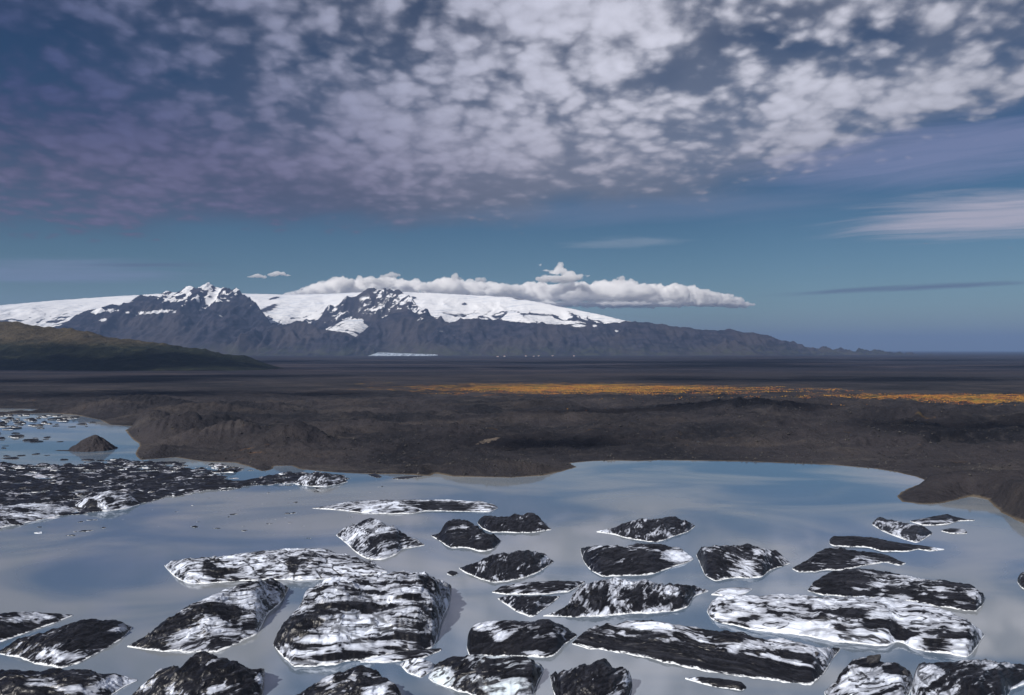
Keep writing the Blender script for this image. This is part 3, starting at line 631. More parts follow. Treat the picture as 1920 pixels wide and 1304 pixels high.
B.append(dict(label='black boat-shaped iceberg with pale vertical streaks, left of the white-ended one', up=[(860, 1065), (890, 1057), (920, 1043), (963, 1035), (997, 1033), (1020, 1040), (1039, 1053)], lo=[(860, 1066), (873, 1075), (903, 1087), (930, 1093), (980, 1085), (1013, 1072), (1039, 1054)], ash=0.64, hf=0.62, prof=1.4, blobs=[(1025, 1050, 16, 10, -.5), (915, 1072, 40, 14, -.12)], angle=1.35, stretch=6, scale=2.4))
B.append(dict(label='tiny black ice chunk beside the boat-shaped iceberg', name='ice_chunk', cat='ice chunk', up=[(838, 1074), (845, 1070), (858, 1073)], lo=[(838, 1077), (848, 1080), (858, 1078)], ash=0.9, hf=0.7))
B.append(dict(label='long white iceberg veined with black cracks, highest of the left group', up=[(308, 1060), (327, 1052), (367, 1048), (433, 1043), (473, 1037), (533, 1032), (593, 1031), (627, 1037), (667, 1047), (697, 1053), (727, 1072)], lo=[(308, 1061), (320, 1075), (337, 1087), (353, 1095), (417, 1092), (500, 1087), (567, 1088), (597, 1087), (667, 1080), (727, 1074)], ash=0.30, hf=0.58, prof=2.8, blobs=[(420, 1072, 70, 12, .4), (550, 1058, 12, 18, .7), (345, 1085, 30, 12, .3), (605, 1040, 40, 8, .25)], angle=0.15, stretch=2.4, scale=1.3, crack=0.95))
B.append(dict(label='tilted iceberg with black back and folded white front, below the long veined one', up=[(238, 1212), (273, 1193), (307, 1167), (350, 1140), (383, 1127), (417, 1110), (467, 1092), (507, 1088), (542, 1102)], lo=[(238, 1213), (267, 1218), (333, 1222), (407, 1222), (450, 1203), (482, 1190), (500, 1152), (527, 1130), (542, 1103)], ash=0.40, hf=0.60, prof=1.4, blobs=[(310, 1175, 60, 28, .45), (390, 1140, 60, 16, .4), (280, 1207, 40, 14, .35), (400, 1180, 50, 28, -.2), (480, 1125, 40, 25, -.2), (440, 1155, 14, 30, .3)], angle=0.5, stretch=5, scale=1.3))
B.append(dict(label='biggest broad iceberg, white with black bands sweeping across and a black left flank', up=[(512, 1208), (530, 1173), (563, 1143), (573, 1117), (613, 1095), (680, 1087), (747, 1083), (787, 1082), (813, 1090), (847, 1102)], lo=[(512, 1210), (530, 1230), (550, 1248), (613, 1247), (663, 1238), (713, 1230), (780, 1227), (813, 1213), (820, 1197), (827, 1163), (845, 1130), (847, 1104)], ash=0.30, hf=0.36, prof=2.0, tc=.60, blobs=[(560, 1185, 60, 38, .45), (680, 1135, 90, 12, .5), (770, 1120, 40, 12, .5), (600, 1140, 40, 20, .25), (760, 1195, 90, 6, .4), (700, 1165, 80, 16, -.2), (640, 1228, 60, 14, .3), (740, 1215, 50, 8, .3)], angle=0.12, stretch=5, scale=0.95, crack=0.7))
B.append(dict(label='flat white sliver of ice at the foot of the biggest broad iceberg', name='ice_floe', cat='ice floe', up=[(675, 1240), (720, 1229), (780, 1219), (828, 1216)], lo=[(675, 1242), (720, 1243), (790, 1236), (828, 1221)], ash=0.42, hf=0.3, prof=3.0, scale=2))
B.append(dict(label='small white chunk of ice beside the sliver near the biggest iceberg', name='ice_chunk', cat='ice chunk', up=[(750, 1245), (770, 1236), (800, 1237), (818, 1248)], lo=[(750, 1247), (765, 1262), (790, 1272), (805, 1262), (818, 1250)], ash=0.28, hf=0.55, prof=1.6, angle=.9))
B.append(dict(label='blue-white mottled iceberg touching the bottom edge just left of centre', up=[(803, 1270), (817, 1247), (847, 1233), (897, 1230), (963, 1232), (997, 1240), (1020, 1253)], lo=[(803, 1272), (813, 1280), (863, 1297), (913, 1312), (1000, 1306), (1005, 1284), (1020, 1257)], ash=0.40, hf=0.58, prof=2.0, blobs=[(960, 1262, 55, 10, .4), (1000, 1262, 22, 20, .35), (885, 1290, 26, 12, .4), (830, 1265, 26, 22, -.3)], tint=(0.62, 0.72, 0.80), angle=0.3, crack=0.9))
B.append(dict(label='dark humped iceberg with a curled white left shoulder, behind the mottled one', up=[(875, 1213), (878, 1187), (890, 1173), (913, 1167), (980, 1165), (1030, 1163), (1053, 1173), (1082, 1190)], lo=[(875, 1215), (880, 1230), (947, 1231), (1013, 1232), (1040, 1230), (1060, 1209), (1082, 1193)], ash=0.62, hf=0.62, prof=1.7, blobs=[(905, 1175, 34, 10, -.5), (990, 1178, 40, 10, -.25), (1000, 1225, 50, 8, -.4)], angle=0.5))
B.append(dict(label='longest iceberg, black front face and streaked white top, with a boulder near its right end', up=[(1072, 1206), (1094, 1185), (1141, 1167), (1150, 1172), (1177, 1164), (1221, 1167), (1260, 1171), (1312, 1180), (1378, 1185), (1430, 1198), (1495, 1203), (1530, 1214), (1576, 1216)], lo=[(1072, 1208), (1104, 1216), (1161, 1223), (1208, 1232), (1247, 1242), (1312, 1257), (1391, 1268), (1469, 1279), (1522, 1284), (1537, 1271), (1552, 1254), (1558, 1240), (1576, 1219)], ash=0.50, hf=0.62, prof=1.25, tc=.8, blobs=[(1160, 1210, 90, 22, .4), (1280, 1225, 90, 28, .5), (1400, 1250, 110, 32, .5), (1490, 1262, 60, 22, .4), (1230, 1177, 60, 12, -.5), (1420, 1208, 90, 12, -.35), (1545, 1225, 34, 22, -.4), (1350, 1190, 30, 8, .4)], angle=-0.5, stretch=5, scale=1.2))
B.append(dict(label='black block iceberg with a peaked top at the bottom edge, right of centre', up=[(1031, 1266), (1078, 1255), (1112, 1245), (1133, 1237), (1151, 1253), (1169, 1253), (1182, 1263), (1186, 1286)], lo=[(1031, 1268), (1036, 1295), (1050, 1325), (1120, 1338), (1175, 1322), (1186, 1288)], ash=0.68, hf=0.62, prof=1.7, blobs=[(1175, 1275, 12, 20, -.5), (1140, 1270, 20, 25, .3)], angle=0.9, scale=1.5))  # dark blob right of centre paints that portion's shadow in as ash
B.append(dict(label='small narrow floe, black-topped with a white left tip, near the bottom edge', name='ice_floe', cat='ice floe', up=[(1284, 1272), (1312, 1269), (1352, 1273), (1391, 1279), (1400, 1289)], lo=[(1284, 1273), (1312, 1281), (1340, 1288), (1365, 1291), (1391, 1296), (1400, 1291)], ash=0.60, hf=0.6, prof=3.0, blobs=[(1295, 1273, 20, 8, -.8)], scale=2))
B.append(dict(label='white iceberg with two dark slate slabs on its crest at the bottom edge', up=[(1545, 1297), (1566, 1279), (1579, 1258), (1597, 1242), (1633, 1232), (1654, 1247), (1678, 1245), (1706, 1262), (1713, 1281)], lo=[(1545, 1300), (1556, 1322), (1620, 1340), (1690, 1328), (1713, 1285)], ash=0.30, hf=0.58, prof=1.4, blobs=[(1632, 1243, 34, 12, .8), (1685, 1256, 30, 14, .8), (1620, 1285, 60, 20, -.15)], angle=0.35, stretch=7, scale=1.4))
B.append(dict(label='mottled white and black iceberg cut off by the lower right corner', up=[(1708, 1299), (1714, 1266), (1722, 1246), (1780, 1243), (1837, 1242), (1920, 1246), (1990, 1256)], lo=[(1708, 1302), (1724, 1330), (1800, 1338), (1876, 1322), (1898, 1292), (1920, 1284), (1990, 1262)], ash=0.42, hf=0.5, prof=3.0, blobs=[(1890, 1270, 45, 22, .45), (1820, 1260, 30, 14, .2), (1745, 1262, 30, 16, -.2)], angle=0.5, scale=1.5, crack=0.8))
B.append(dict(label='dark iceberg cut by the left edge with a straight white waterline, upper one of two', up=[(-70, 1150), (0, 1152), (50, 1148), (100, 1152), (137, 1153)], lo=[(-70, 1218), (0, 1205), (50, 1187), (100, 1170), (137, 1155)], ash=0.58, hf=0.5, prof=2.0, blobs=[(30, 1160, 60, 9, -.3), (30, 1180, 60, 14, .35)], angle=0.2))
B.append(dict(label='iceberg with a pale fluted fan on its black front, second from the left edge', up=[(-4, 1222), (33, 1200), (97, 1183), (133, 1170), (167, 1164), (217, 1165), (248, 1175)], lo=[(-4, 1226), (33, 1233), (83, 1248), (113, 1252), (150, 1243), (187, 1223), (227, 1200), (248, 1178)], ash=0.68, hf=0.58, prof=1.35, blobs=[(95, 1222, 45, 22, -.55), (225, 1180, 34, 14, -.6), (160, 1180, 40, 12, .2)], angle=1.0, stretch=6, scale=2.0))
B.append(dict(label='black iceberg with a bright white right tip in the lower left corner', up=[(-70, 1262), (0, 1260), (70, 1261), (100, 1256), (170, 1258), (190, 1266), (230, 1266), (258, 1275)], lo=[(-70, 1330), (60, 1345), (150, 1335), (200, 1310), (230, 1290), (258, 1277)], ash=0.64, hf=0.52, prof=1.8, blobs=[(225, 1280, 46, 20, -.9), (90, 1285, 60, 12, -.1)], angle=0.1))
B.append(dict(label='tall black double-peaked iceberg at the bottom edge on the left', up=[(245, 1306), (300, 1257), (327, 1250), (337, 1260), (353, 1237), (373, 1225), (400, 1227), (433, 1240), (467, 1253), (497, 1258)], lo=[(245, 1310), (300, 1338), (380, 1352), (450, 1342), (492, 1312), (497, 1262)], ash=0.66, hf=0.66, prof=1.3, blobs=[(410, 1288, 60, 18, -.35), (330, 1298, 34, 14, -.4), (487, 1270, 16, 20, -.6)], angle=0.8, scale=1.2))
B.append(dict(label='black dome iceberg with a white inner hollow, at the bottom edge left of centre', up=[(550, 1306), (590, 1283), (630, 1263), (677, 1252), (707, 1260), (733, 1280), (757, 1303), (768, 1325)], lo=[(550, 1308), (590, 1340), (680, 1360), (740, 1350), (768, 1327)], ash=0.62, hf=0.62, prof=1.5, blobs=[(700, 1295, 34, 14, -.6), (690, 1266, 22, 8, -.35)], angle=0.4, scale=1.3))
B.append(dict(label='small black iceberg cut off by the right edge of the picture', up=[(1907, 1088), (1912, 1076), (1930, 1070), (1965, 1086)], lo=[(1907, 1092), (1915, 1104), (1935, 1107), (1965, 1090)], ash=0.74, hf=0.6, prof=2.0))
B.append(dict(label='white-keeled wedge iceberg with black right half, front one of the far right trio', up=[(1635, 982), (1646, 969), (1688, 979), (1725, 984), (1749, 999)], lo=[(1635, 984), (1654, 996), (1687, 1009), (1719, 1019), (1736, 1009), (1749, 1001)], ash=0.48, hf=0.55, prof=1.15, tc=.9, blobs=[(1725, 996, 26, 10, .4), (1670, 974, 34, 5, .4)], angle=0.9, scale=1.8))
B.append(dict(label='low dark humped floe with a thin tail, back one of the far right trio', name='ice_floe', cat='ice floe', up=[(1706, 977), (1740, 971), (1777, 964), (1794, 970), (1812, 974), (1828, 975)], lo=[(1706, 978), (1732, 986), (1770, 984), (1796, 977.5), (1828, 976.5)], ash=0.62, hf=0.55, blobs=[(1765, 968, 40, 6, .3)]))
B.append(dict(label='tiny white-ended floe, smallest of the far right trio', name='ice_floe', cat='ice floe', up=[(1764, 994), (1781, 991), (1807, 992), (1814, 998)], lo=[(1764, 996), (1785, 1001), (1814, 1001)], ash=0.55, hf=0.6, blobs=[(1803, 996, 14, 6, -.5)]))
B.append(dict(label='tiny white floe drifting alone in open water on the far left', name='ice_floe', cat='ice floe', up=[(64, 999.5), (71, 997.5), (79, 997.5)], lo=[(64, 1000.2), (72, 1001), (79, 1000.4)], ash=0.05, hf=0.4))
for i, d in enumerate(B):
    d = dict(d); nm = d.pop('name', 'iceberg')
    iceberg(nm, d.pop('label'), d.pop('up'), d.pop('lo'), seed=i + 1, **d)


# ------------------------------------------------------------------ pack ice along the left shore
def inside(poly, x, y): return signed(poly, np.asarray(x, float), np.asarray(y, float)) < 0
PACK_PX = [(-160, 1010), (0, 990), (60, 977), (130, 965), (200, 955), (260, 944), (330, 929), (400, 919), (470, 911), (550, 907), (630, 906), (650, 902), (630, 893), (590, 888), (540, 887), (500, 893), (478, 902), (440, 906), (420, 896), (425, 886), (470, 884), (440, 876), (395, 872), (400, 880), (350, 876), (340, 866), (262, 866), (215, 862), (180, 868), (130, 872), (60, 874), (0, 869), (-160, 869)]
BACK_PX = [(-160, 779), (0, 779), (70, 778), (138, 780), (150, 786), (128, 792), (110, 798), (62, 801), (40, 806), (70, 812), (40, 822), (0, 826), (-160, 830)]
FLOES_PX = [(-60, 800), (120, 794), (190, 790), (200, 796), (140, 804), (60, 812), (100, 822), (130, 836), (60, 846), (110, 858), (240, 858), (120, 868), (0, 862), (-60, 860)]
PACK, BACK, FLOES = [[ground_pt(*p) for p in q] for q in (PACK_PX, BACK_PX, FLOES_PX)]
PMATS = [ice_mat('pack_ice_black', 0.2, 2.5, 1.6, 0.92, 0.3, seed=61.0, washed=0.02), ice_mat('pack_ice_mixed', 0.5, 2.5, 1.8, 0.74, 0.5, seed=62.0, washed=0.12), ice_mat('pack_ice_white', -0.3, 3.0, 1.6, 0.52, 0.6, tint=(0.72, 0.75, 0.88), seed=63.0, washed=0.2)]
v0, f0 = ico(2)
CHUNKS = []
for i in range(18):
    q = v0.copy(); sd_ = 200 + i * 7
    n_ = fbm(q[:, 0] * 1.1 + q[:, 2] * .6, q[:, 1] * 1.1 - q[:, 2] * .5, 3, 0.6, seed=sd_)
    q = q * (0.85 + 0.42 * n_)[:, None]
    # knock flat facets into it
    rg = np.random.RandomState(sd_)
    for k in range(7):
        nv = rg.normal(size=3) * (1, 1, .8); nv /= np.linalg.norm(nv); nv[2] = abs(nv[2]) * .9
        dd = q @ nv; lim = rg.uniform(.45, .75); q = q - np.clip(dd - lim, 0, None)[:, None] * nv * .9
    q = q * np.array([6.0, 3.6, rg.uniform(1.8, 3.2)]); q[:, 2] = np.maximum(q[:, 2], -0.8)
    me = raw_mesh('ice_block', q, f0, smooth_shade=False)
    attr(me, 'ash', 0.22 * fbm(q[:, 0] / 4, q[:, 1] / 4, 2, seed=sd_ + 1))
    me.materials.append(PMATS[(0, 1, 0, 2, 0, 1, 1, 0, 2)[i % 9]])
    CHUNKS.append(me)
rg = np.random.RandomState(3)
def scatter(poly, n, lo_, hi_, gap, tries=40000, white_front=None):
    P_ = np.array(poly); out = []
    x0, y0 = P_.min(0); x1, y1 = P_.max(0)
    cx_ = rg.uniform(x0, x1, tries); cy_ = rg.uniform(y0, y1, tries)
    ok = inside(poly, cx_, cy_)
    for x, y in zip(cx_[ok], cy_[ok]):
        if abs(x) / y > 0.66: continue
        sz = lo_ * (hi_ / lo_) ** (rg.rand() ** 1.6)
        if all((x - a) ** 2 / 4 + (y - b_) ** 2 > (gap * (sz + c_) * 3.0) ** 2 for a, b_, c_ in out):
            out.append((x, y, sz))
        if len(out) >= n: break
    return out
def lay(spots, label, group, sink=0.0, name='ice_block', cat='ice block', flat=1.0, dark_only=False):
    for (x, y, sz) in spots:
        k_ = rg.randint(len(CHUNKS)) if not dark_only else (0, 2, 4, 7, 9, 11, 13, 16)[rg.randint(8)]
        tone_ = {PMATS[0].name: 'black', PMATS[1].name: 'black-and-white', PMATS[2].name: 'mostly white'}[CHUNKS[k_].materials[0].name]
        o = link(name, CHUNKS[k_], None, (x, y, sink), label=label % tone_, cat=cat, group=group)
        o.rotation_euler = (0, 0, rg.uniform(-.6, .6)); k = rg.uniform(.8, 1.25)
        o.scale = (sz * k, sz / k, sz * flat * rg.uniform(.8, 1.2))
lay(scatter(PACK, 185, 0.7, 1.75, 0.55), '%s ice block jammed in the near pack ice along the left shore', 'ice blocks jammed in the near pack ice', 0.4, flat=.62)
lay(scatter(BACK, 70, 0.8, 1.9, 0.6), '%s ice block in the far pack ice at the back of the left lagoon', 'ice blocks in the far pack ice', 0.3, flat=.7, dark_only=True)
lay(scatter(FLOES, 34, 0.7, 1.9, 0.95), 'low %s ice floe in the open water around the gravel island', 'black floes in the back lagoon', 0.0, 'ice_floe', 'ice floe', .45, True)
# the crushed ice between them
gx_, gy_ = np.meshgrid(np.arange(-560, -90, 1.5), np.arange(425, 730, 1.7))
sdp = -signed(PACK, gx_, gy_)
zz_ = fbm(gx_ / 14, gy_ / 9, 5, 0.55, seed=301) * 1.3 + (ridged(gx_ / 30, gy_ / 13, 4, seed=302) - 1.0) * 2.1
zz_ = zz_ + np.clip(sdp / 5, -2.2, 1.0) * 0.9 + 0.15 - 0.9 * smooth(gy_, 600, 690)
me = grid_mesh('brash_ice', gx_, gy_, np.maximum(zz_, -1.4))
attr(me, 'ash', 0.20 * fbm(gx_ / 22, gy_ / 22, 3, seed=303) - 0.30 * smooth(gx_, -260, -330) * (1 - smooth(gy_ - gx_ * 0, 470, 540)))
link('brash_ice', me, ice_mat('crushed_pack_ice', 0.15, 4.5, 1.5, 0.80, 0.3, tint=(0.76, 0.78, 0.88), seed=64.0, washed=0.05), kind='stuff')
# named pieces of the pack's edge
E2 = [dict(label='pointed fluted white iceberg ending the pack ice, its reflection brown in the water', up=[(553, 905), (565, 893), (590, 887), (615, 887), (635, 894), (653, 903)], lo=[(553, 908), (580, 912), (610, 913), (635, 908), (653, 904)], ash=0.42, hf=1.1, prof=1.6, angle=1.2, stretch=4, scale=2.2, blobs=[(600, 890, 50, 6, .3)]),
      dict(label='pale rounded iceberg on the pack edge with a dark arch in its face', up=[(140, 945), (160, 930), (190, 922), (230, 922), (250, 932), (263, 944)], lo=[(140, 953), (165, 956), (200, 959), (240, 953), (263, 946)], ash=0.34, hf=1.0, prof=2.0, angle=1.0, stretch=3, scale=1.6, blobs=[(172, 945, 12, 12, .8), (205, 940, 10, 14, .5)]),
      dict(label='low white streaky iceberg closing the pack ice at the left edge of the picture', up=[(-40, 958), (0, 950), (60, 945), (110, 948), (150, 956)], lo=[(-40, 998), (0, 990), (60, 978), (110, 968), (150, 958)], ash=0.30, hf=0.6, prof=2.0, angle=0.3, stretch=4, scale=1.8)]
for i, d in enumerate(E2):
    d = dict(d); iceberg('iceberg', d.pop('label'), d.pop('up'), d.pop('lo'), seed=70 + i, group='icebergs on the edge of the pack ice', **d)
for up, lo, lab in (([(690, 890), (705, 888), (716, 894)], [(690, 891), (706, 897), (716, 895.5)], 'small mud-dark floe off the low point, left one of two'), ([(735, 897), (755, 894), (793, 892)], [(735, 898), (758, 899), (793, 893.5)], 'long thin mud-dark floe off the low point, right one of two')):
    iceberg('ice_floe', lab, up, lo, ash=0.95, hf=0.4, seed=80 + int(up[0][0] > 700), cat='ice floe', group='floes off the low point', washed=0.02)

# boulder and slate slabs carried by the ice
def rock_mat():
    m, t, b = new_mat('dark_basalt'); P0 = coords(t)
    n_ = noise(P0, 0.9, 5.0, 0.65)
    plug(t, b.inputs['Base Color'], mixc(sstep(n_, 0.4, 0.65), (0.012, 0.012, 0.014), (0.045, 0.044, 0.048), t)); b.inputs['Roughness'].default_value = 0.6
    bump(t, b, n_, 0.6, 0.6); return m
ROCK = rock_mat()
def rockmesh(seed, dims, cuts=9):
    v, f = ico(3); rg_ = np.random.RandomState(seed)
    v = v * (0.95 + 0.2 * fbm(v[:, 0] * 1.5 + v[:, 2], v[:, 1] * 1.5, 3, seed=seed))[:, None]
    for k in range(cuts):
        nv = rg_.normal(size=3); nv /= np.linalg.norm(nv); dd = v @ nv; v = v - np.clip(dd - rg_.uniform(.5, .75), 0, None)[:, None] * nv * .95
    return raw_mesh('boulder', v * np.array(dims), f, False)
def drop_on(px_, py_, z):
    x, y = ground_pt(px_, py_, z); return (x, y, z)
link('boulder', rockmesh(1, (3.4, 2.8, 2.0)), ROCK, drop_on(1521, 1226, 3.6), label='dark boulder lying near the right end of the longest iceberg', cat='boulder', group='rocks carried by the ice')
for (px_, py_, z, dims, rz, ry, sd_, lab) in ((1631, 1243, 7.2, (5.2, 2.6, 1.6), .35, -.45, 5, 'peaked dark slate slab on the crest of the lower right iceberg, left one'), (1683, 1255, 5.2, (5.0, 2.6, 1.3), -.3, .35, 6, 'flat dark slate slab on the crest of the lower right iceberg, right one')):
    o = link('rock_slab', rockmesh(sd_, dims, 14), ROCK, drop_on(px_, py_, z), label=lab, cat='rock slab', group='rocks carried by the ice'); o.rotation_euler = (0.1, ry, rz)

# ------------------------------------------------------------------ autumn heath on the flats: low bushes, too many to count
HB = [(-240, 1600, 800, 2150, 7000, 1.0), (420, 1330, 1330, 1700, 6000, 1.0), (700, 1080, 1500, 1400, 1500, .6), (0, 1150, 700, 1500, 120, .4)]
bx_, by_, br_ = [], [], []
for (x0, y0, x1, y1, n_, w_) in HB:
    k = 0
    x = rg.uniform(x0, x1, n_ * 9); y = rg.uniform(y0, y1, n_ * 9)
    e = 1 - np.sqrt(((x - (x0 + x1) / 2) / ((x1 - x0) / 2)) ** 2 + ((y - (y0 + y1) / 2) / ((y1 - y0) / 2)) ** 2)
    keep = (e * w_ + 0.55 * fbm(x / 120, y / 70, 4, 0.6, seed=400)) > 0.30
    x, y = x[keep][:n_], y[keep][:n_]
    bx_.append(x); by_.append(y); br_.append(rg.uniform(.5, 1.0, len(x)) ** 2 * 1.25)
bx_, by_, br_ = map(np.concatenate, (bx_, by_, br_))
bz_, bsd = ground_height(bx_, by_)
sel = bsd > 10; bx_, by_, br_, bz_ = bx_[sel], by_[sel], br_[sel], bz_[sel]
ang_ = np.arange(6) * math.pi / 3
prof_ = np.array([[math.cos(a), math.sin(a), -.1] for a in ang_] + [[.72 * math.cos(a + .4), .72 * math.sin(a + .4), .55] for a in ang_] + [[0, 0, .82]])
fc_ = [[i, (i + 1) % 6, 6 + i] for i in range(6)] + [[(i + 1) % 6, 6 + (i + 1) % 6, 6 + i] for i in range(6)] + [[6 + i, 6 + (i + 1) % 6, 12] for i in range(6)]
nb = len(bx_)
VV = prof_[None] * (br_[:, None, None] * rg.uniform(.7, 1.3, (nb, 13, 1))) + np.stack([bx_, by_, bz_], 1)[:, None, :]
FF = (np.array(fc_)[None] + (np.arange(nb) * 13)[:, None, None]).reshape(-1, 3)
me = raw_mesh('heath', VV.reshape(-1, 3), FF)
m, t, b = new_mat('autumn_heath')
Pp, Nn = position(t)
plug(t, b.inputs['Base Color'], ramp(noise(Pp, 0.02, 6.0, 0.75), [(0.32, (0.12, 0.030, 0.012)), (0.45, (0.26, 0.085, 0.015)), (0.56, (0.38, 0.20, 0.022)), (0.64, (0.14, 0.12, 0.02)), (0.8, (0.07, 0.05, 0.02))]))
b.inputs['Roughness'].default_value = 0.9
link('heath', me, m, kind='stuff')

# ------------------------------------------------------------------ stones strewn over the moraine, too many to count
n_ = 26000
sy = 560 * (1500 / 560) ** rg.rand(n_); sx_ = rg.uniform(-.66, .66, n_) * sy
sz_, ssd = ground_height(sx_, sy)
sel = (ssd > .5) & (fbm(sx_ / 40, sy / 40, 3, seed=410) > -0.15); sx_, sy, sz_ = sx_[sel], sy[sel], sz_[sel]; nb = len(sy)
oct_ = np.array([(1, 0, 0), (-.8, .2, 0), (.1, 1, 0), (0, -.9, .1), (.1, 0, .8), (0, 0, -.6)])
of_ = np.array([(0, 2, 4), (2, 1, 4), (1, 3, 4), (3, 0, 4), (2, 0, 5), (1, 2, 5), (3, 1, 5), (0, 3, 5)])
VV = oct_[None] * rg.uniform(.6, 1.4, (nb, 6, 3)) * (0.35 + 1.5 * rg.rand(nb) ** 5)[:, None, None] + np.stack([sx_, sy, sz_], 1)[:, None, :]
me = raw_mesh('stones', VV.reshape(-1, 3), (of_[None] + (np.arange(nb) * 6)[:, None, None]).reshape(-1, 3), False)
m, t, b = new_mat('loose_stone'); Pp, Nn = position(t)
plug(t, b.inputs['Base Color'], ramp(noise(Pp, 0.3, 2.0, 0.5), [(0.35, (0.010, 0.010, 0.012)), (0.55, (0.03, 0.028, 0.028)), (0.7, (0.065, 0.058, 0.053))])); b.inputs['Roughness'].default_value = 0.85
link('stones', me, m, kind='stuff')

# ------------------------------------------------------------------ farm buildings far off at the mountain's foot
m, t, b = new_mat('white_render'); b.inputs['Base Color'].default_value = (0.8, 0.8, 0.78, 1); FW = m
m, t, b = new_mat('red_iron_roof'); b.inputs['Base Color'].default_value = (0.30, 0.10, 0.07, 1); FR = m
w_, l_, h_, r_ = 7.0, 14.0, 7.0, 4.5
fw = bpy.data.meshes.new('wall'); fw.from_pydata([(-l_, -w_, -3), (l_, -w_, -3), (l_, w_, -3), (-l_, w_, -3), (-l_, -w_, h_), (l_, -w_, h_), (l_, w_, h_), (-l_, w_, h_), (-l_, 0, h_ + r_ - .3), (l_, 0, h_ + r_ - .3)], [], [(0, 1, 5, 4), (2, 3, 7, 6), (1, 2, 6, 9, 5), (3, 0, 4, 8, 7)])
fr = bpy.data.meshes.new('roof'); fr.from_pydata([(-l_ - .6, -w_ - .6, h_ - .3), (l_ + .6, -w_ - .6, h_ - .3), (l_ + .6, w_ + .6, h_ - .3), (-l_ - .6, w_ + .6, h_ - .3), (-l_ - .6, 0, h_ + r_), (l_ + .6, 0, h_ + r_)], [], [(0, 1, 5, 4), (2, 3, 4, 5), (3, 2, 1, 0), (0, 4, 3), (1, 2, 5)])
fw.materials.append(FW); fr.materials.append(FR)
for (px_, d_, rz) in ((933, 11300, .2), (946, 11900, -.4), (986, 12300, .1), (1001, 12000, .6), (1010, 12600, -.2), (1036, 12900, .3), (1076, 12500, 0)):
    o = bpy.data.objects.new('farmhouse', None); COL.objects.link(o); x_ = (px_ - CX) / FPX * d_
    o.location = (x_, d_, float(ground_height(np.array([x_]), np.array([float(d_)]))[0][0])); o.rotation_euler = (0, 0, rz); o.scale = (0.9, 0.9, 0.9)
    o['label'] = 'tiny white farm building on the plain at the foot of the mountain'; o['category'] = 'farmhouse'; o['group'] = "farm buildings at the mountain's foot"
    link('wall', fw, None, parent=o); link('roof', fr, None, parent=o)

# ------------------------------------------------------------------ clouds over the ice cap
def cloud_mat():
    m = bpy.data.materials.new('cumulus'); m.use_nodes = True; t = m.node_tree; t.nodes.clear()
    o = t.nodes.new('ShaderNodeOutputMaterial'); v = t.nodes.new('ShaderNodeVolumePrincipled')
    v.inputs['Color'].default_value = (0.999, 0.999, 0.999, 1); v.inputs['Density'].default_value = 0.008; v.inputs['Anisotropy'].default_value = 0.0
    t.links.new(v.outputs[0], o.inputs['Volume'])
    return m
CLOUD = cloud_mat()
ICO3, ICO2 = ico(4), ico(3)
def puffs(name, items, rng, kind='structure', flat=0.35):
    """a heap of billows as one cloud; items: (x, y, z, rx, rz)"""
    V_, F_, k = [], [], 0
    for (x, y, z, rx, rz) in items:
        v, f = ICO3 if rz > 160 else ICO2
        n_ = fbm(v[:, 0] * 1.6 + x * .01, v[:, 2] * 1.6 + v[:, 1] * 1.3 + z * .01, 4, 0.55, seed=int(rng.randint(90)))
        b_ = 1 - np.abs(fbm(v[:, 0] * 3.1 + v[:, 1], v[:, 2] * 3.1 - v[:, 1], 3, 0.5, seed=int(rng.randint(90))))
        w = v * (0.82 + 0.22 * n_ + 0.16 * b_)[:, None]
        zz_ = w[:, 2]; zz_ = np.where(zz_ < -flat, -flat + (zz_ + flat) * 0.15, zz_)
        V_.append(np.stack([w[:, 0] * rx + x, w[:, 1] * rx * .8 + y, zz_ * rz + z], 1)); F_.append(f + k); k += len(v)
    me = raw_mesh(name, np.concatenate(V_), np.concatenate(F_))
    return link(name, me, CLOUD, kind=kind)
rng = np.random.RandomState(5)
def cl(px_, py_, d, rpx, hpx):
    x, y, z = peak(px_, py_, d); s_ = d / FPX
    return (x, y, z, rpx * s_, hpx * s_)
def fuse(o, voxel, amp, seed):
    """melt a heap of billows into one rounded mass with a rough skin"""
    md = o.modifiers.new('fuse', 'REMESH'); md.mode = 'VOXEL'; md.voxel_size = voxel
    sm = o.modifiers.new('soften', 'SMOOTH'); sm.factor = 0.5; sm.iterations = 5
    dg = bpy.context.evaluated_depsgraph_get(); me = bpy.data.meshes.new_from_object(o.evaluated_get(dg))
    o.modifiers.clear(); o.data = me
    n_ = len(me.vertices); v = np.empty(n_ * 3, np.float32); nr = np.empty(n_ * 3, np.float32)
    me.vertices.foreach_get('co', v); me.vertex_normals.foreach_get('vector', nr)
    v = v.reshape(-1, 3).astype(float); nr = nr.reshape(-1, 3)
    d = np.abs(fbm(v[:, 0] / 420 + v[:, 1] / 600, v[:, 2] / 330 + v[:, 1] / 500, 5, 0.55, seed=seed)) * 1.3 - 0.4
    v = v + nr * (d * amp)[:, None]
    me.vertices.foreach_set('co', v.astype(np.float32).ravel()); me.update()
    me.polygons.foreach_set('use_smooth', np.ones(len(me.polygons), bool))
    if not me.materials: me.materials.append(CLOUD)
items = []
TOP = np.array([(540, 550), (575, 540), (600, 530), (625, 521), (680, 525), (730, 518), (760, 524), (800, 531), (850, 522), (880, 526), (905, 526), (950, 534), (1010, 532), (1060, 530), (1120, 531), (1170, 524), (1200, 531), (1250, 535), (1280, 533), (1310, 541), (1340, 550), (1370, 560), (1405, 571)])
BOT = np.array([(540, 562), (700, 565), (900, 572), (1050, 576), (1150, 577), (1250, 577), (1330, 577), (1405, 576)])
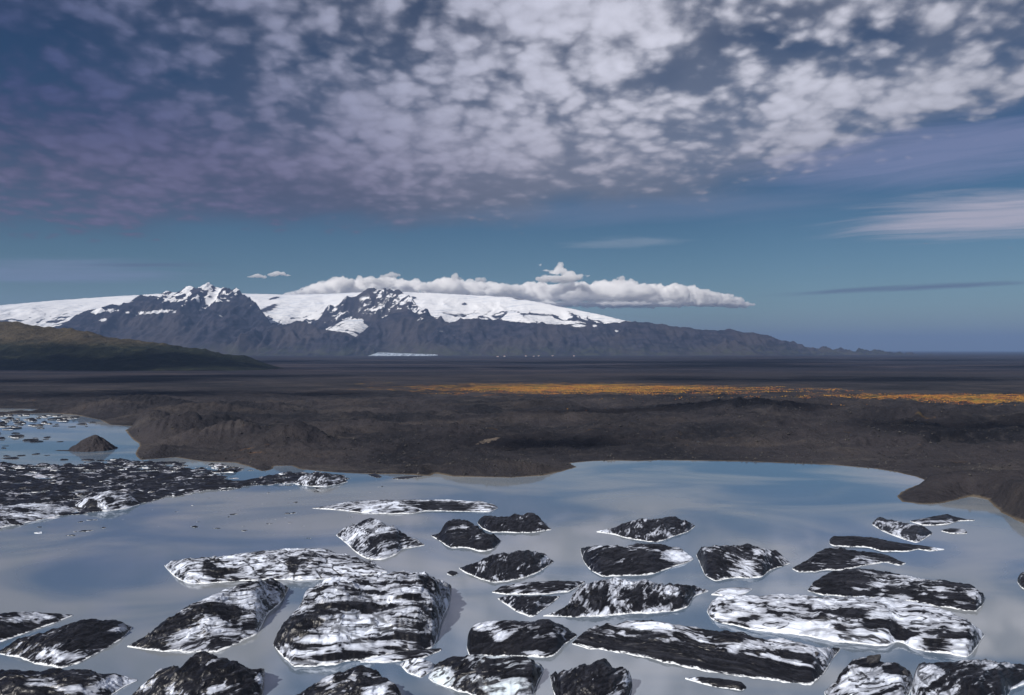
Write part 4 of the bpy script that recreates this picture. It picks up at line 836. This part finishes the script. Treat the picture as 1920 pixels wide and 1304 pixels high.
for x_ in np.arange(548, 1400, 8):
    tp = np.interp(x_, TOP[:, 0], TOP[:, 1]); bt = np.interp(x_, BOT[:, 0], BOT[:, 1])
    bt += 4.0 * float(perlin(np.array([x_ / 34.0]), np.array([2.2]))[0]); th = bt - tp
    items.append(cl(x_ + rng.uniform(-3, 3), bt - th * .45, 32500 + rng.uniform(0, 1500), rng.uniform(16, 30), th * rng.uniform(.42, .52)))
    for k in range(2):
        h = rng.uniform(.14, .30) * th
        items.append(cl(x_ + rng.uniform(-8, 8), rng.uniform(tp + h * .6, tp + th * .55), 31500 + rng.uniform(0, 1800), h * rng.uniform(1.2, 2.0), h))
for x_, y_, r, h in ((730, 517, 12, 6), (742, 517, 8, 5), (720, 520, 9, 5), (1050, 499, 6, 9), (1050, 508, 13, 8), (1040, 512, 12, 6), (1065, 515, 14, 5), (1012, 497, 5, 3.5), (1020, 508, 9, 3), (1085, 518, 12, 3.5), (1102, 518, 6, 4), (1165, 522, 8, 4), (855, 522, 10, 5), (900, 526, 10, 5), (1050, 524, 46, 5)):
    items.append(cl(x_, y_, 31000, r, h))
for x_, r, y_ in ((1370, 36, 571), (1330, 60, 570), (1250, 70, 571), (1385, 22, 574), (1350, 45, 563), (1330, 50, 556), (1160, 80, 572), (1060, 70, 571)):
    items.append(cl(x_, y_, 32500, r, 3.2))
bank = puffs('cloud_bank', items, rng); fuse(bank, 42.0, 120.0, 3)
c1 = puffs('cloud', [cl(470, 520, 31000, 8, 2.6), cl(482, 518, 31000, 12, 4.5), cl(492, 520, 31000, 9, 3.0)], rng); fuse(c1, 22.0, 40.0, 5)
c2 = puffs('cloud', [cl(509, 516, 31200, 9, 3), cl(524, 514, 31200, 13, 4.5), cl(538, 517, 31200, 8, 2.6)], rng); fuse(c2, 22.0, 40.0, 8)
# clouds overhead, out of the frame, whose shadows lie in bands over the plain
for (gx_, gy_, rx_, ry_) in ((-1900, 3950, 1500, 260), (1700, 4700, 1500, 750), (3600, 4300, 1100, 600), (-200, 4300, 900, 260), (-800, 1720, 560, 130), (260, 1180, 330, 40), (20, 820, 150, 30), (520, 930, 200, 26), (-1500, 2500, 900, 250), (900, 2600, 900, 220), (200, 6200, 2600, 700), (-900, 2900, 700, 150), (3300, 7500, 2200, 900), (-2500, 6800, 1800, 600)):
    k_ = 4600.0 / SUN[2]; its = []
    for i_ in range(22):
        a_ = rng.uniform(0, 2 * math.pi); r_ = math.sqrt(rng.uniform(0, 1)) * 0.85
        f_ = rng.uniform(.22, .42)
        its.append((gx_ + SUN[0] * k_ + math.cos(a_) * r_ * rx_, gy_ + SUN[1] * k_ + math.sin(a_) * r_ * ry_, 4600 + rng.uniform(-20, 20), math.sqrt(rx_ * ry_) * f_ * (rx_ / ry_) ** .2, 90 * f_ + 20))
    puffs('cloud', its, rng)

# ------------------------------------------------------------------ haze
me = bpy.data.meshes.new('haze')
x0, x1, y0, y1, z0, z1 = -95000, 95000, -6000, 90000, -10, 1640
me.from_pydata([(x0, y0, z0), (x1, y0, z0), (x1, y1, z0), (x0, y1, z0), (x0, y0, z1), (x1, y0, z1), (x1, y1, z1), (x0, y1, z1)], [], [(3, 2, 1, 0), (4, 5, 6, 7), (0, 1, 5, 4), (1, 2, 6, 5), (2, 3, 7, 6), (3, 0, 4, 7)])
m = bpy.data.materials.new('thin_blue_haze'); m.use_nodes = True; t = m.node_tree; t.nodes.clear()
o = t.nodes.new('ShaderNodeOutputMaterial'); pv = t.nodes.new('ShaderNodeVolumePrincipled')
pv.inputs['Color'].default_value = (0.23, 0.36, 0.63, 1); pv.inputs['Density'].default_value = 2.8e-5
t.links.new(pv.outputs[0], o.inputs['Volume'])
link('haze', me, m, kind='stuff')
